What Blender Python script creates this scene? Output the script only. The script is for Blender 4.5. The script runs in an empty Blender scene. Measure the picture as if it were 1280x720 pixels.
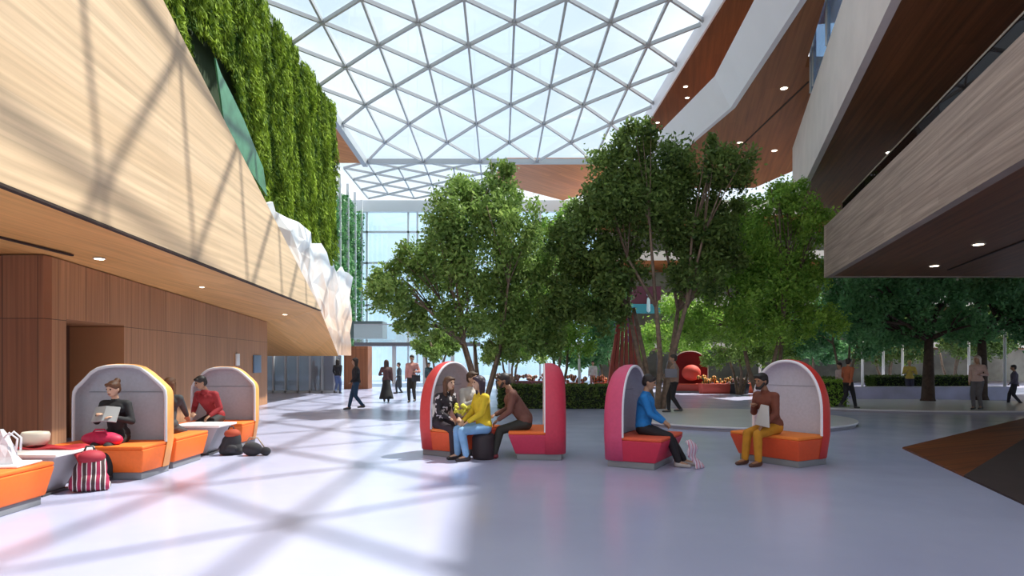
import bpy, bmesh, math, random
import numpy as np
from mathutils import Vector, Matrix
random.seed(7); RNG = np.random.default_rng(7)
PI = math.pi
SC = bpy.context.scene
COL = SC.collection
FPX, CX, HY, CH = 800.0, 625.0, 452.0, 1.6

def P(x, y, Y): return Vector(((x-CX)/FPX*Y, Y, CH+(HY-y)/FPX*Y))
def F(x, y):
    Y = CH*FPX/(y-HY); return Vector(((x-CX)/FPX*Y, Y, 0))

# ---------------------------------------------------------------- materials
MATS = {}
def new_mat(name):
    m = bpy.data.materials.new(name); m.use_nodes = True
    nt = m.node_tree; b = nt.nodes['Principled BSDF']
    return m, nt, b
def lk(nt, a, b): nt.links.new(a, b)
def mat(name, col, rough=.6, metal=0., emit=None, es=1., var=0., vs=6., coat=0.):
    if name in MATS: return MATS[name]
    m, nt, b = new_mat(name)
    c = (*col, 1)
    b.inputs['Base Color'].default_value = c
    b.inputs['Roughness'].default_value = rough
    b.inputs['Metallic'].default_value = metal
    if coat: b.inputs['Coat Weight'].default_value = coat
    if emit:
        b.inputs['Emission Color'].default_value = (*emit, 1); b.inputs['Emission Strength'].default_value = es
    if var:
        tc = nt.nodes.new('ShaderNodeTexCoord'); n = nt.nodes.new('ShaderNodeTexNoise')
        n.inputs['Scale'].default_value = vs; n.inputs['Detail'].default_value = 4
        r = nt.nodes.new('ShaderNodeValToRGB')
        r.color_ramp.elements[0].position = .3; r.color_ramp.elements[1].position = .7
        r.color_ramp.elements[0].color = (*[v*(1-var) for v in col], 1)
        r.color_ramp.elements[1].color = (*[min(1, v*(1+var)) for v in col], 1)
        lk(nt, tc.outputs['Object'], n.inputs['Vector']); lk(nt, n.outputs['Fac'], r.inputs['Fac'])
        lk(nt, r.outputs['Color'], b.inputs['Base Color'])
        bp = nt.nodes.new('ShaderNodeBump'); bp.inputs['Strength'].default_value = .15
        lk(nt, n.outputs['Fac'], bp.inputs['Height']); lk(nt, bp.outputs['Normal'], b.inputs['Normal'])
    MATS[name] = m; return m

def planks(name, c1, c2, du, dv, length, row, mortar=.006, mc=None, streak=.35, sv=14., su=.35, rough=.5, squash=.37, gap_strength=.6, spec=.3):
    """boards: u runs along the boards, v across; Brick joints times a stretched grain"""
    m, nt, b = new_mat(name)
    tc = nt.nodes.new('ShaderNodeTexCoord')
    def dot(d):
        n = nt.nodes.new('ShaderNodeVectorMath'); n.operation = 'DOT_PRODUCT'
        n.inputs[1].default_value = d; lk(nt, tc.outputs['Object'], n.inputs[0]); return n.outputs['Value']
    u, v = dot(du), dot(dv)
    cb = nt.nodes.new('ShaderNodeCombineXYZ'); lk(nt, u, cb.inputs[0]); lk(nt, v, cb.inputs[1])
    br = nt.nodes.new('ShaderNodeTexBrick'); br.offset = squash; br.squash = 1
    br.inputs['Scale'].default_value = 1; br.inputs['Brick Width'].default_value = length
    br.inputs['Row Height'].default_value = row; br.inputs['Mortar Size'].default_value = mortar
    br.inputs['Mortar Smooth'].default_value = .3
    br.inputs['Color1'].default_value = (*c1, 1); br.inputs['Color2'].default_value = (*c2, 1)
    br.inputs['Mortar'].default_value = (*(mc or [k*gap_strength for k in c1]), 1)
    lk(nt, cb.outputs[0], br.inputs['Vector'])
    mu = nt.nodes.new('ShaderNodeMath'); mu.operation = 'MULTIPLY'; mu.inputs[1].default_value = su; lk(nt, u, mu.inputs[0])
    mv = nt.nodes.new('ShaderNodeMath'); mv.operation = 'MULTIPLY'; mv.inputs[1].default_value = sv; lk(nt, v, mv.inputs[0])
    cb2 = nt.nodes.new('ShaderNodeCombineXYZ'); lk(nt, mu.outputs[0], cb2.inputs[0]); lk(nt, mv.outputs[0], cb2.inputs[1])
    no = nt.nodes.new('ShaderNodeTexNoise'); no.inputs['Scale'].default_value = 1; no.inputs['Detail'].default_value = 5
    lk(nt, cb2.outputs[0], no.inputs['Vector'])
    rm = nt.nodes.new('ShaderNodeMapRange'); rm.inputs[1].default_value = .3; rm.inputs[2].default_value = .7
    rm.inputs[3].default_value = 1-streak; rm.inputs[4].default_value = 1+streak*.3
    lk(nt, no.outputs['Fac'], rm.inputs[0])
    mx = nt.nodes.new('ShaderNodeVectorMath'); mx.operation = 'SCALE'
    lk(nt, br.outputs['Color'], mx.inputs[0]); lk(nt, rm.outputs[0], mx.inputs['Scale'])
    lk(nt, mx.outputs[0], b.inputs['Base Color'])
    b.inputs['Roughness'].default_value = rough; b.inputs['Specular IOR Level'].default_value = spec
    MATS[name] = m; return m

def leafmat(name, c1, c2, trans=.35, rough=.5):
    m, nt, b = new_mat(name)
    at = nt.nodes.new('ShaderNodeAttribute'); at.attribute_name = 'tone'
    r = nt.nodes.new('ShaderNodeValToRGB')
    r.color_ramp.elements[0].color = (*c1, 1); r.color_ramp.elements[1].color = (*c2, 1)
    lk(nt, at.outputs['Fac'], r.inputs['Fac']); lk(nt, r.outputs['Color'], b.inputs['Base Color'])
    b.inputs['Roughness'].default_value = rough; b.inputs['Specular IOR Level'].default_value = .3
    tr = nt.nodes.new('ShaderNodeBsdfTranslucent'); lk(nt, r.outputs['Color'], tr.inputs['Color'])
    mx = nt.nodes.new('ShaderNodeMixShader'); mx.inputs[0].default_value = trans
    lk(nt, b.outputs[0], mx.inputs[1]); lk(nt, tr.outputs[0], mx.inputs[2])
    lk(nt, mx.outputs[0], nt.nodes['Material Output'].inputs['Surface'])
    MATS[name] = m; return m

def glassmat(name, tint, refl=.12, rough=.02, body=0., bodycol=(.8, .85, .9)):
    m, nt, b = new_mat(name)
    tr = nt.nodes.new('ShaderNodeBsdfTransparent'); tr.inputs['Color'].default_value = (*tint, 1)
    gl = nt.nodes.new('ShaderNodeBsdfGlossy'); gl.inputs['Roughness'].default_value = rough
    mx = nt.nodes.new('ShaderNodeMixShader'); mx.inputs[0].default_value = refl
    lk(nt, tr.outputs[0], mx.inputs[1]); lk(nt, gl.outputs[0], mx.inputs[2])
    out = mx
    if body:
        df = nt.nodes.new('ShaderNodeBsdfDiffuse'); df.inputs['Color'].default_value = (*bodycol, 1)
        m2 = nt.nodes.new('ShaderNodeMixShader'); m2.inputs[0].default_value = body
        lk(nt, mx.outputs[0], m2.inputs[1]); lk(nt, df.outputs[0], m2.inputs[2]); out = m2
    lk(nt, out.outputs[0], nt.nodes['Material Output'].inputs['Surface'])
    MATS[name] = m; return m

X3, Y3, Z3 = (1, 0, 0), (0, 1, 0), (0, 0, 1)
W_FASCIA = planks('pale_oak_fascia', (.74, .55, .365), (.66, .475, .30), Y3, (0.15, 0, 1), 7., .55, .004, streak=.28, sv=9, su=.25, rough=.55, gap_strength=.85)
W_SOFFIT = planks('honey_oak_soffit', (.76, .40, .135), (.70, .36, .115), Y3, X3, 6., .5, .004, streak=.22, sv=10, su=.3, rough=.5, gap_strength=.8)
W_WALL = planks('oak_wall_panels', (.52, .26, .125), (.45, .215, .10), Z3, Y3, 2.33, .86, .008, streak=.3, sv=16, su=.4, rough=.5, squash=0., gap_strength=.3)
W_WALLX = planks('oak_panels_shaded', (.30, .12, .055), (.27, .10, .045), Z3, X3, 2.33, .6, .008, streak=.3, sv=16, su=.4, rough=.5, squash=0., gap_strength=.3)  # wall oak in a darker copy, the end wall's shade painted in
dA = Vector((.29, 1, 0)).normalized(); nA = Vector((1, -.29, 0)).normalized()
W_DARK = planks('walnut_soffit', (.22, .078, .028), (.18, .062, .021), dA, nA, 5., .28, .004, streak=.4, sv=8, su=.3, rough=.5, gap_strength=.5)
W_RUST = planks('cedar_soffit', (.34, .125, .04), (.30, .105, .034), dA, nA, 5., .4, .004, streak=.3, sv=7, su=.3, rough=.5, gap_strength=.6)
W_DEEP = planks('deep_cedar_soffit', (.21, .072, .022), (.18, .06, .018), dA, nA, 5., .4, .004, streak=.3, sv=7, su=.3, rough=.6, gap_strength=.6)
W_BEIGE = planks('bleached_board_cladding', (.50, .395, .33), (.41, .315, .26), dA, (0, 0, 1), 3.2, .14, .004, streak=.38, sv=16, su=.5, rough=.65, gap_strength=.7)
W_BACK = planks('orange_cedar_soffit', (.58, .22, .07), (.50, .18, .055), (.7, .7, 0), (.7, -.7, 0), 6., .45, .006, streak=.25, sv=6, su=.3, rough=.5)
W_DECK = planks('cedar_deck', (.21, .06, .013), (.16, .042, .009), (.9, .43, 0), (-.43, .9, 0), 3.5, .3, .005, streak=.5, sv=8, su=.3, rough=.55)
M_WHITE = mat('white_panel', (.80, .78, .82), .45, var=.03, vs=.7)
M_PALE = mat('pale_render', (.70, .62, .58), .6, var=.06, vs=1.2)
M_STEEL = mat('grey_painted_steel', (.40, .42, .44), .45)
M_STEELD = mat('dark_steel', (.06, .06, .065), .4)
M_GREYW = mat('grey_wall', (.45, .47, .50), .5, var=.08, vs=.8)
M_LAMP = mat('lamp_glow', (1, .9, .75), .5, emit=(1, .86, .66), es=6)
G_ROOF = glassmat('roof_glass', (.93, .96, .98), .06)
G_BLUE = glassmat('blue_glass', (.52, .68, .85), .18, body=.25, bodycol=(.45, .62, .85))
G_DARK = glassmat('dark_glass', (.08, .06, .055), .06, body=.4, bodycol=(.03, .02, .018))
G_CLEAR = glassmat('clear_glass', (.85, .92, .93), .12, body=.15, bodycol=(.75, .82, .85))
G_GREEN = mat('green_glazed_panel', (.07, .22, .12), .25, var=.25, vs=2.)

# floor: polished pale stone
def floor_mat():
    m, nt, b = new_mat('polished_floor')
    tc = nt.nodes.new('ShaderNodeTexCoord')
    n = nt.nodes.new('ShaderNodeTexNoise'); n.inputs['Scale'].default_value = .35; n.inputs['Detail'].default_value = 5
    r = nt.nodes.new('ShaderNodeValToRGB')
    r.color_ramp.elements[0].color = (.41, .43, .61, 1); r.color_ramp.elements[1].color = (.49, .51, .69, 1)
    r.color_ramp.elements[0].position = .3; r.color_ramp.elements[1].position = .7
    lk(nt, tc.outputs['Object'], n.inputs['Vector']); lk(nt, n.outputs['Fac'], r.inputs['Fac'])
    lk(nt, r.outputs['Color'], b.inputs['Base Color'])
    n2 = nt.nodes.new('ShaderNodeTexNoise'); n2.inputs['Scale'].default_value = 1.3; n2.inputs['Detail'].default_value = 3
    lk(nt, tc.outputs['Object'], n2.inputs['Vector'])
    mr = nt.nodes.new('ShaderNodeMapRange'); mr.inputs[3].default_value = .16; mr.inputs[4].default_value = .30
    lk(nt, n2.outputs['Fac'], mr.inputs[0]); lk(nt, mr.outputs[0], b.inputs['Roughness'])
    b.inputs['Specular IOR Level'].default_value = .5
    return m
M_FLOOR = floor_mat()

# ---------------------------------------------------------------- mesh helpers
def link_mesh(name, me, m=None, parent=None, smooth=False):
    o = bpy.data.objects.new(name, me); COL.objects.link(o)
    if m:
        for k in (m if isinstance(m, (list, tuple)) else [m]): me.materials.append(k)
    if parent: o.parent = parent
    if smooth:
        for p in me.polygons: p.use_smooth = True
    return o
def obj(name, bm, m=None, parent=None, smooth=False, bevel=0.):
    bmesh.ops.recalc_face_normals(bm, faces=bm.faces)
    me = bpy.data.meshes.new(name); bm.to_mesh(me); bm.free()
    o = link_mesh(name, me, m, parent, smooth)
    if bevel:
        md = o.modifiers.new('Bevel', 'BEVEL'); md.width = bevel; md.segments = 3; md.limit_method = 'ANGLE'; md.angle_limit = .6
        for p in me.polygons: p.use_smooth = True
    return o
def tag(o, label=None, cat=None, group=None, kind=None):
    if label: o['label'] = label
    if cat: o['category'] = cat
    if group: o['group'] = group
    if kind: o['kind'] = kind
    return o
def struct(o, label=None):
    o['kind'] = 'structure'
    if label: o['label'] = label
    return o
def empty(name, loc=(0, 0, 0), rz=0, label=None, cat=None, group=None):
    o = bpy.data.objects.new(name, None); COL.objects.link(o)
    o.location = loc; o.rotation_euler = (0, 0, rz); o.empty_display_size = .2
    return tag(o, label, cat, group)
def children(o): return [c for c in COL.objects if c.parent == o]
def copy_tree(o, parent=None):
    c = o.copy(); COL.objects.link(c)
    if parent: c.parent = parent
    for ch in children(o): copy_tree(ch, c)
    return c

def box(bm, x0, x1, y0, y1, z0, z1, M=None):
    vs = [bm.verts.new((M @ Vector(p)) if M else p) for p in
          [(x0, y0, z0), (x1, y0, z0), (x1, y1, z0), (x0, y1, z0), (x0, y0, z1), (x1, y0, z1), (x1, y1, z1), (x0, y1, z1)]]
    for f in ((0, 3, 2, 1), (4, 5, 6, 7), (0, 1, 5, 4), (1, 2, 6, 5), (2, 3, 7, 6), (3, 0, 4, 7)):
        bm.faces.new([vs[i] for i in f])
def prism(bm, pts, z0, z1, mi_bottom=0, mi_side=0, mi_top=0, top_pts=None):
    """pts: xy polygon; z0/z1 number or list"""
    n = len(pts)
    a = z0 if isinstance(z0, (list, tuple)) else [z0]*n
    b = z1 if isinstance(z1, (list, tuple)) else [z1]*n
    tp = top_pts or pts
    lo = [bm.verts.new((p[0], p[1], a[i])) for i, p in enumerate(pts)]
    hi = [bm.verts.new((p[0], p[1], b[i])) for i, p in enumerate(tp)]
    f = bm.faces.new(lo[::-1]); f.material_index = mi_bottom
    f = bm.faces.new(hi); f.material_index = mi_top
    for i in range(n):
        f = bm.faces.new((lo[i], lo[(i+1) % n], hi[(i+1) % n], hi[i])); f.material_index = mi_side
def beam(bm, a, b, w, h, up=Vector((0, 0, 1))):
    a, b = Vector(a), Vector(b); d = (b-a)
    if d.length < 1e-6: return
    d.normalize(); s = d.cross(up)
    if s.length < 1e-4: s = d.cross(Vector((0, 1, 0)))
    s.normalize(); t = s.cross(d).normalized()
    vs = []
    for p in (a, b):
        for (i, j) in ((-1, -1), (1, -1), (1, 1), (-1, 1)):
            vs.append(bm.verts.new(p + s*i*w/2 + t*j*h/2))
    for f in ((3, 2, 1, 0), (4, 5, 6, 7), (0, 1, 5, 4), (1, 2, 6, 5), (2, 3, 7, 6), (3, 0, 4, 7)):
        bm.faces.new([vs[i] for i in f])
def tube(bm, pts, rads, seg=8, cap=True):
    pts = [Vector(p) for p in pts]; rings = []
    for i, p in enumerate(pts):
        d = (pts[min(i+1, len(pts)-1)] - pts[max(i-1, 0)])
        d = d.normalized() if d.length > 1e-7 else Vector((0, 0, 1))
        s = d.cross(Vector((0.31, .95, 0.05))).normalized(); t = d.cross(s)
        r = rads[i] if isinstance(rads, (list, tuple)) else rads
        rings.append([bm.verts.new(p + (s*math.cos(2*PI*k/seg) + t*math.sin(2*PI*k/seg))*r) for k in range(seg)])
    for i in range(len(rings)-1):
        for k in range(seg):
            bm.faces.new((rings[i][k], rings[i][(k+1) % seg], rings[i+1][(k+1) % seg], rings[i+1][k]))
    if cap:
        bm.faces.new(rings[0][::-1]); bm.faces.new(rings[-1])
def lathe(bm, prof, seg=32, c=(0, 0), sx=1, sy=1):
    rings = []
    for r, z in prof:
        rings.append([bm.verts.new((c[0]+r*sx*math.cos(2*PI*k/seg), c[1]+r*sy*math.sin(2*PI*k/seg), z)) for k in range(seg)])
    for i in range(len(rings)-1):
        for k in range(seg):
            bm.faces.new((rings[i][k], rings[i][(k+1) % seg], rings[i+1][(k+1) % seg], rings[i+1][k]))
    bm.faces.new(rings[0][::-1]); bm.faces.new(rings[-1])
def sphere(bm, c, r, sub=2, s=(1, 1, 1), R=None):
    M = Matrix.Translation(c)
    if R: M = M @ R.to_4x4()
    M = M @ Matrix.Diagonal((r*s[0], r*s[1], r*s[2], 1))
    bmesh.ops.create_icosphere(bm, subdivisions=sub, radius=1, matrix=M)
def capsule(bm, a, b, r1, r2=None, sub=2):
    r2 = r1 if r2 is None else r2
    a, b = Vector(a), Vector(b)
    sphere(bm, a, r1, sub); sphere(bm, b, r2, sub)
    if (b-a).length > 1e-5: tube(bm, [a, b], [r1, r2], 12)

# one continuous surface from overlapping forms
def fuse(name, bm, voxel, m, parent, smooth_iter=2):
    me = bpy.data.meshes.new('tmp'); bm.to_mesh(me); bm.free()
    o = bpy.data.objects.new('tmp', me); COL.objects.link(o)
    md = o.modifiers.new('r', 'REMESH'); md.mode = 'VOXEL'; md.voxel_size = voxel
    dg = bpy.context.evaluated_depsgraph_get()
    me2 = bpy.data.meshes.new_from_object(o.evaluated_get(dg))
    bpy.data.objects.remove(o); bpy.data.meshes.remove(me)
    b2 = bmesh.new(); b2.from_mesh(me2)
    for _ in range(smooth_iter):
        bmesh.ops.smooth_vert(b2, verts=b2.verts, factor=.5, use_axis_x=True, use_axis_y=True, use_axis_z=True)
    b2.to_mesh(me2); b2.free(); me2.name = name
    me2.materials.clear()
    return link_mesh(name, me2, m, parent, True)

# ---------------------------------------------------------------- people
def ik(a, b, l1, l2, pole):
    d = b-a; L = min(d.length, (l1+l2)*.999); u = d.normalized()
    x = (l1*l1-l2*l2+L*L)/(2*L); h = math.sqrt(max(l1*l1-x*x, 0))
    p = (pole - u*pole.dot(u))
    p = p.normalized() if p.length > 1e-5 else Vector((0, 0, 1))
    return a+u*x+p*h, a+u*L

def floral():
    m, nt, b = new_mat('floral_cloth')
    tc = nt.nodes.new('ShaderNodeTexCoord'); n = nt.nodes.new('ShaderNodeTexNoise'); n.inputs['Scale'].default_value = 13; n.inputs['Detail'].default_value = 1
    r = nt.nodes.new('ShaderNodeValToRGB'); r.color_ramp.interpolation = 'CONSTANT'
    r.color_ramp.elements[0].color = (.02, .015, .02, 1); r.color_ramp.elements[1].color = (.55, .5, .52, 1); r.color_ramp.elements[1].position = .62
    lk(nt, tc.outputs['Object'], n.inputs['Vector']); lk(nt, n.outputs['Fac'], r.inputs['Fac']); lk(nt, r.outputs['Color'], b.inputs['Base Color'])
    b.inputs['Roughness'].default_value = .8
    return m

def person(loc, rz, label, pose='stand', skin=(.42, .24, .15), hair=(.02, .014, .01), top=(.1, .1, .1), bottom=(.03, .03, .04),
           shoes=(.05, .05, .05), hairstyle='short', lean=0., arms='lap', stride=.12, near=False, skirt=False, coat=False,
           group=None, scale=1., seat=.47, head_turn=0., nod=0., legs=None, key=''):
    root = empty('person', loc, rz, label, 'person', group); root.scale = (scale,)*3
    V = Vector
    mk = 'p%d' % len([o for o in COL.objects if o.name.startswith('person')])
    msk = mat('skin_'+mk, skin, .5); mh = mat('hair_'+mk, hair, .55, var=.3, vs=30)
    mt = floral() if 'floral' in label else mat('top_'+mk, top, .8, var=.12, vs=9); mb = mat('bottom_'+mk, bottom, .8, var=.12, vs=9); ms = mat('shoe_'+mk, shoes, .5)
    voxel = .0095 if near else .018
    if pose == 'sit':
        hz = seat+.095
        hip = V((0, 0, hz)); chest = V((0, -lean*.40, hz+.40*math.cos(lean*.6))); neck = chest + V((0, -lean*.12, .16))
        head = neck + V((0, -.03-lean*.08, .155))
        legs = legs or [(-.12, -.46, .07), (.12, -.43, .07)]
    else:
        hz = .90
        hip = V((0, 0, hz)); chest = V((0, -lean*.4, hz+.38)); neck = chest + V((0, -.01-lean*.1, .16)); head = neck + V((0, -.025, .155))
        legs = legs or [(-.08, -stride, .07), (.08, stride, .07+.25*stride)]
    hips = [hip+V((s*.09, 0, -.01)) for s in (-1, 1)]
    sh = [chest+V((s*.175, 0, .09)) for s in (-1, 1)]
    knees, ank = [], []
    for h, l in zip(hips, legs):
        k, a = ik(h, V(l), .43, .42, V((0, -1, .25))); knees.append(k); ank.append(a)
    if arms == 'lap': wr = [V((s*.10, -.30, hz+.10)) + V((0, -lean*.2, 0)) for s in (-1, 1)]
    elif arms == 'walk': wr = [V((-.22, .16*1, hz-.02)), V((.22, -.2, hz+.02))]
    elif arms == 'phone': wr = [V((-.10, -.32, hz+.34)), V((.12, -.28, hz+.30))]
    elif arms == 'reach': wr = [V((-.14, -.50, hz+.12)), V((.16, -.46, hz+.06))]
    elif arms == 'chin': wr = [V((-.06, -.34, hz+.33)), V((.14, -.34, hz+.05))]
    elif arms == 'bag': wr = [V((-.24, .02, hz-.08)), V((.16, -.24, hz+.22))]
    else: wr = [V((-.24, -.02, hz-.08)), V((.24, -.06, hz-.08))]
    elb, wrists = [], []
    for i, s in enumerate((-1, 1)):
        e, w = ik(sh[i], wr[i], .27, .25, V((s*.5, .5, -.6))); elb.append(e); wrists.append(w)
    R = Matrix.Rotation(head_turn, 3, 'Z') @ Matrix.Rotation(nod, 3, 'X')
    hp = lambda x, y, z: head + R @ V((x, y, z))
    # --- body, one surface
    bm = bmesh.new()
    capsule(bm, hip+V((-.06, 0, 0)), hip+V((.06, 0, 0)), .105)
    capsule(bm, hip+V((0, .0, .05)), chest, .11, .125)
    capsule(bm, chest+V((-.09, 0, .03)), chest+V((.09, 0, .03)), .095)
    capsule(bm, sh[0], sh[1], .055)
    capsule(bm, chest+V((0, .01, .08)), neck+V((0, 0, .06)), .058, .05)
    sphere(bm, hp(0, 0, .02), 1, 3, (.078, .097, .108), R)
    sphere(bm, hp(0, -.03, -.05), 1, 2, (.056, .062, .062), R)
    capsule(bm, hp(0, -.088, .012), hp(0, -.108, -.018), .010, .016)
    for s in (-1, 1): sphere(bm, hp(s*.078, .008, .0), 1, 2, (.012, .022, .032), R)
    for i, s in enumerate((-1, 1)):
        capsule(bm, sh[i], elb[i], .05, .038); capsule(bm, elb[i], wrists[i], .038, .026)
        d = (wrists[i]-elb[i]).normalized()
        side = V((0, 0, 1)).cross(d); side = side.normalized() if side.length > .1 else V((1, 0, 0))
        if d.z < -.7: side = V((0, 1, 0))
        dn = d.cross(side).normalized()
        if dn.z > 0: dn = -dn
        palm = wrists[i]+d*.075
        for q in (-1, 0, 1): capsule(bm, wrists[i]+side*q*.012+d*.01, palm+side*q*.025, .018, .015)
        if near:
            for q, L in ((-1.5, .85), (-.5, .97), (.5, 1.), (1.5, .8)):
                a = palm+side*q*.0205; b_ = a+(d*.9+dn*.35)*.042*L; c_ = b_+(d*.5+dn*.85)*.036*L
                capsule(bm, a, b_, .0105, .0098, 1); capsule(bm, b_, c_, .0098, .0085, 1)
            t0 = wrists[i]+d*.03-side*s*.02; t1 = t0-side*s*.032+d*.03+dn*.01; t2 = t1+d*.03+dn*.012
            capsule(bm, t0, t1, .014, .0115, 1); capsule(bm, t1, t2, .0115, .009, 1)
        capsule(bm, hips[i], knees[i], .082, .055); capsule(bm, knees[i], ank[i], .053, .036)
        capsule(bm, ank[i], ank[i]+V((0, -.14, -.035)), .036, .03)
    fuse('body', bm, voxel, msk, root)
    # --- face
    if near:
        for s in (-1, 1):
            bm = bmesh.new(); sphere(bm, hp(s*.031, -.085, .022), .0125, 2)
            obj('eye', bm, mat('eye_dark', (.03, .02, .015), .2), root, True)
        bm = bmesh.new(); capsule(bm, hp(-.02, -.090, -.055), hp(.02, -.090, -.055), .007, None, 1)
        obj('mouth', bm, mat('lip', (.30, .09, .07), .5), root, True)
    # --- hair
    bm = bmesh.new()
    sphere(bm, hp(0, .016, .048), 1, 3, (.092, .104, .092), R)
    sphere(bm, hp(0, .045, .0), 1, 2, (.085, .075, .085), R)
    capsule(bm, hp(-.05, -.065, .085), hp(.05, -.065, .085), .026)
    if hairstyle == 'long':
        for s in (-1, 0, 1): capsule(bm, hp(s*.055, .05, .02), hp(s*.075, .075 if s == 0 else .04, -.26), .05, .028)
        for s in (-1, 1): capsule(bm, hp(s*.078, -.01, .05), hp(s*.088, -.0, -.17), .022, .018)
    if hairstyle == 'bun': sphere(bm, hp(0, .10, .11), .05)
    if hairstyle == 'beard':
        for s in (-1, 1): capsule(bm, hp(s*.066, -.02, -.03), hp(s*.03, -.075, -.10), .022)
        capsule(bm, hp(-.03, -.078, -.095), hp(.03, -.078, -.095), .022)
    fuse('hair', bm, .010 if near else .018, mh, root)
    # --- top with sleeves
    bm = bmesh.new()
    capsule(bm, hip+V((-.06, 0, .04)), hip+V((.06, 0, .04)), .122)
    capsule(bm, hip+V((0, .0, .08)), chest, .128, .142)
    capsule(bm, chest+V((-.09, 0, .03)), chest+V((.09, 0, .03)), .112)
    capsule(bm, sh[0], sh[1], .07)
    capsule(bm, chest+V((0, .02, .1)), neck+V((0, .012, -.01)), .075, .062)
    for i in (0, 1):
        capsule(bm, sh[i], elb[i], .066, .054); capsule(bm, elb[i], wrists[i]-(wrists[i]-elb[i])*.1, .054, .04)
    if coat and pose == 'stand':
        capsule(bm, hip+V((-.05, 0, 0)), V((-.10, .02, .42)), .13, .12); capsule(bm, hip+V((.05, 0, 0)), V((.10, .02, .42)), .13, .12)
    fuse('jacket' if coat else 'shirt', bm, voxel*1.1, mt, root)
    # --- trousers or skirt
    bm = bmesh.new()
    capsule(bm, hip+V((-.06, 0, -.01)), hip+V((.06, 0, -.01)), .116)
    if skirt and pose == 'stand':
        tube(bm, [hip+V((0, 0, .02)), V((0, 0, .5)), V((0, .03, .14))], [.13, .21, .30], 20)
        for i in (0, 1): capsule(bm, hips[i], ank[i], .06, .04)
    else:
        for i in (0, 1):
            capsule(bm, hips[i], knees[i], .096, .072)
            capsule(bm, knees[i], ank[i]-(ank[i]-knees[i])*.08, .072, .055)
    fuse('skirt' if skirt else 'trousers', bm, voxel*1.1, mb, root)
    for i in (0, 1):
        bm = bmesh.new()
        a = ank[i]
        capsule(bm, a+V((0, .03, -.02)), a+V((0, -.10, -.035)), .045, .037)
        capsule(bm, a+V((0, -.10, -.037)), a+V((0, -.165, -.04)), .038, .030)
        capsule(bm, a+V((0, .01, .03)), a+V((0, .03, -.02)), .044, .042)
        for v in bm.verts:
            if v.co.z < a.z-.066: v.co.z = a.z-.066
        fuse('shoe', bm, .012, ms, root, 1)
    return root

# ---------------------------------------------------------------- pods
def arch(w, h, n=30, z0=.10, k=.60, p=2.2, low=False, cham=False):
    pts = [(-w*.90, .10), (-w, .47)] if low else [(-w, .46), (-w, .47+(h*k-.47)*.5)]
    if cham:
        prof = [(-1, .70), (-.985, .755), (-.93, .80), (-.84, .835), (-.74, .88), (-.62, .935), (-.48, .972), (-.3, .993), (-.1, 1), (.12, 1), (.3, .995), (.45, .975), (.62, .925), (.82, .85), (.94, .80), (.985, .765), (1, .71)]
        return pts + [(x*w, z*h) for x, z in prof] + [(-x, z) for x, z in pts[::-1]]
    foot = list(pts)
    for i in range(n+1):
        t = PI - PI*i/n
        c, s = math.cos(t), math.sin(t)
        x = math.copysign(abs(c)**(2/p), c)*w; z = h*k + (h-h*k)*abs(s)**(2/p)
        pts.append((x, z))
    return pts + [(-x, z) for x, z in foot[::-1]]
def cap_strip(bm, ring):
    n = len(ring); i = 0
    while i < n-1-i:
        j = n-1-i
        if j-i-1 >= 2: bm.faces.new((ring[i], ring[i+1], ring[j-1], ring[j]))
        elif j-i-1 == 1: bm.faces.new((ring[i], ring[i+1], ring[j]))
        i += 1
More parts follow.
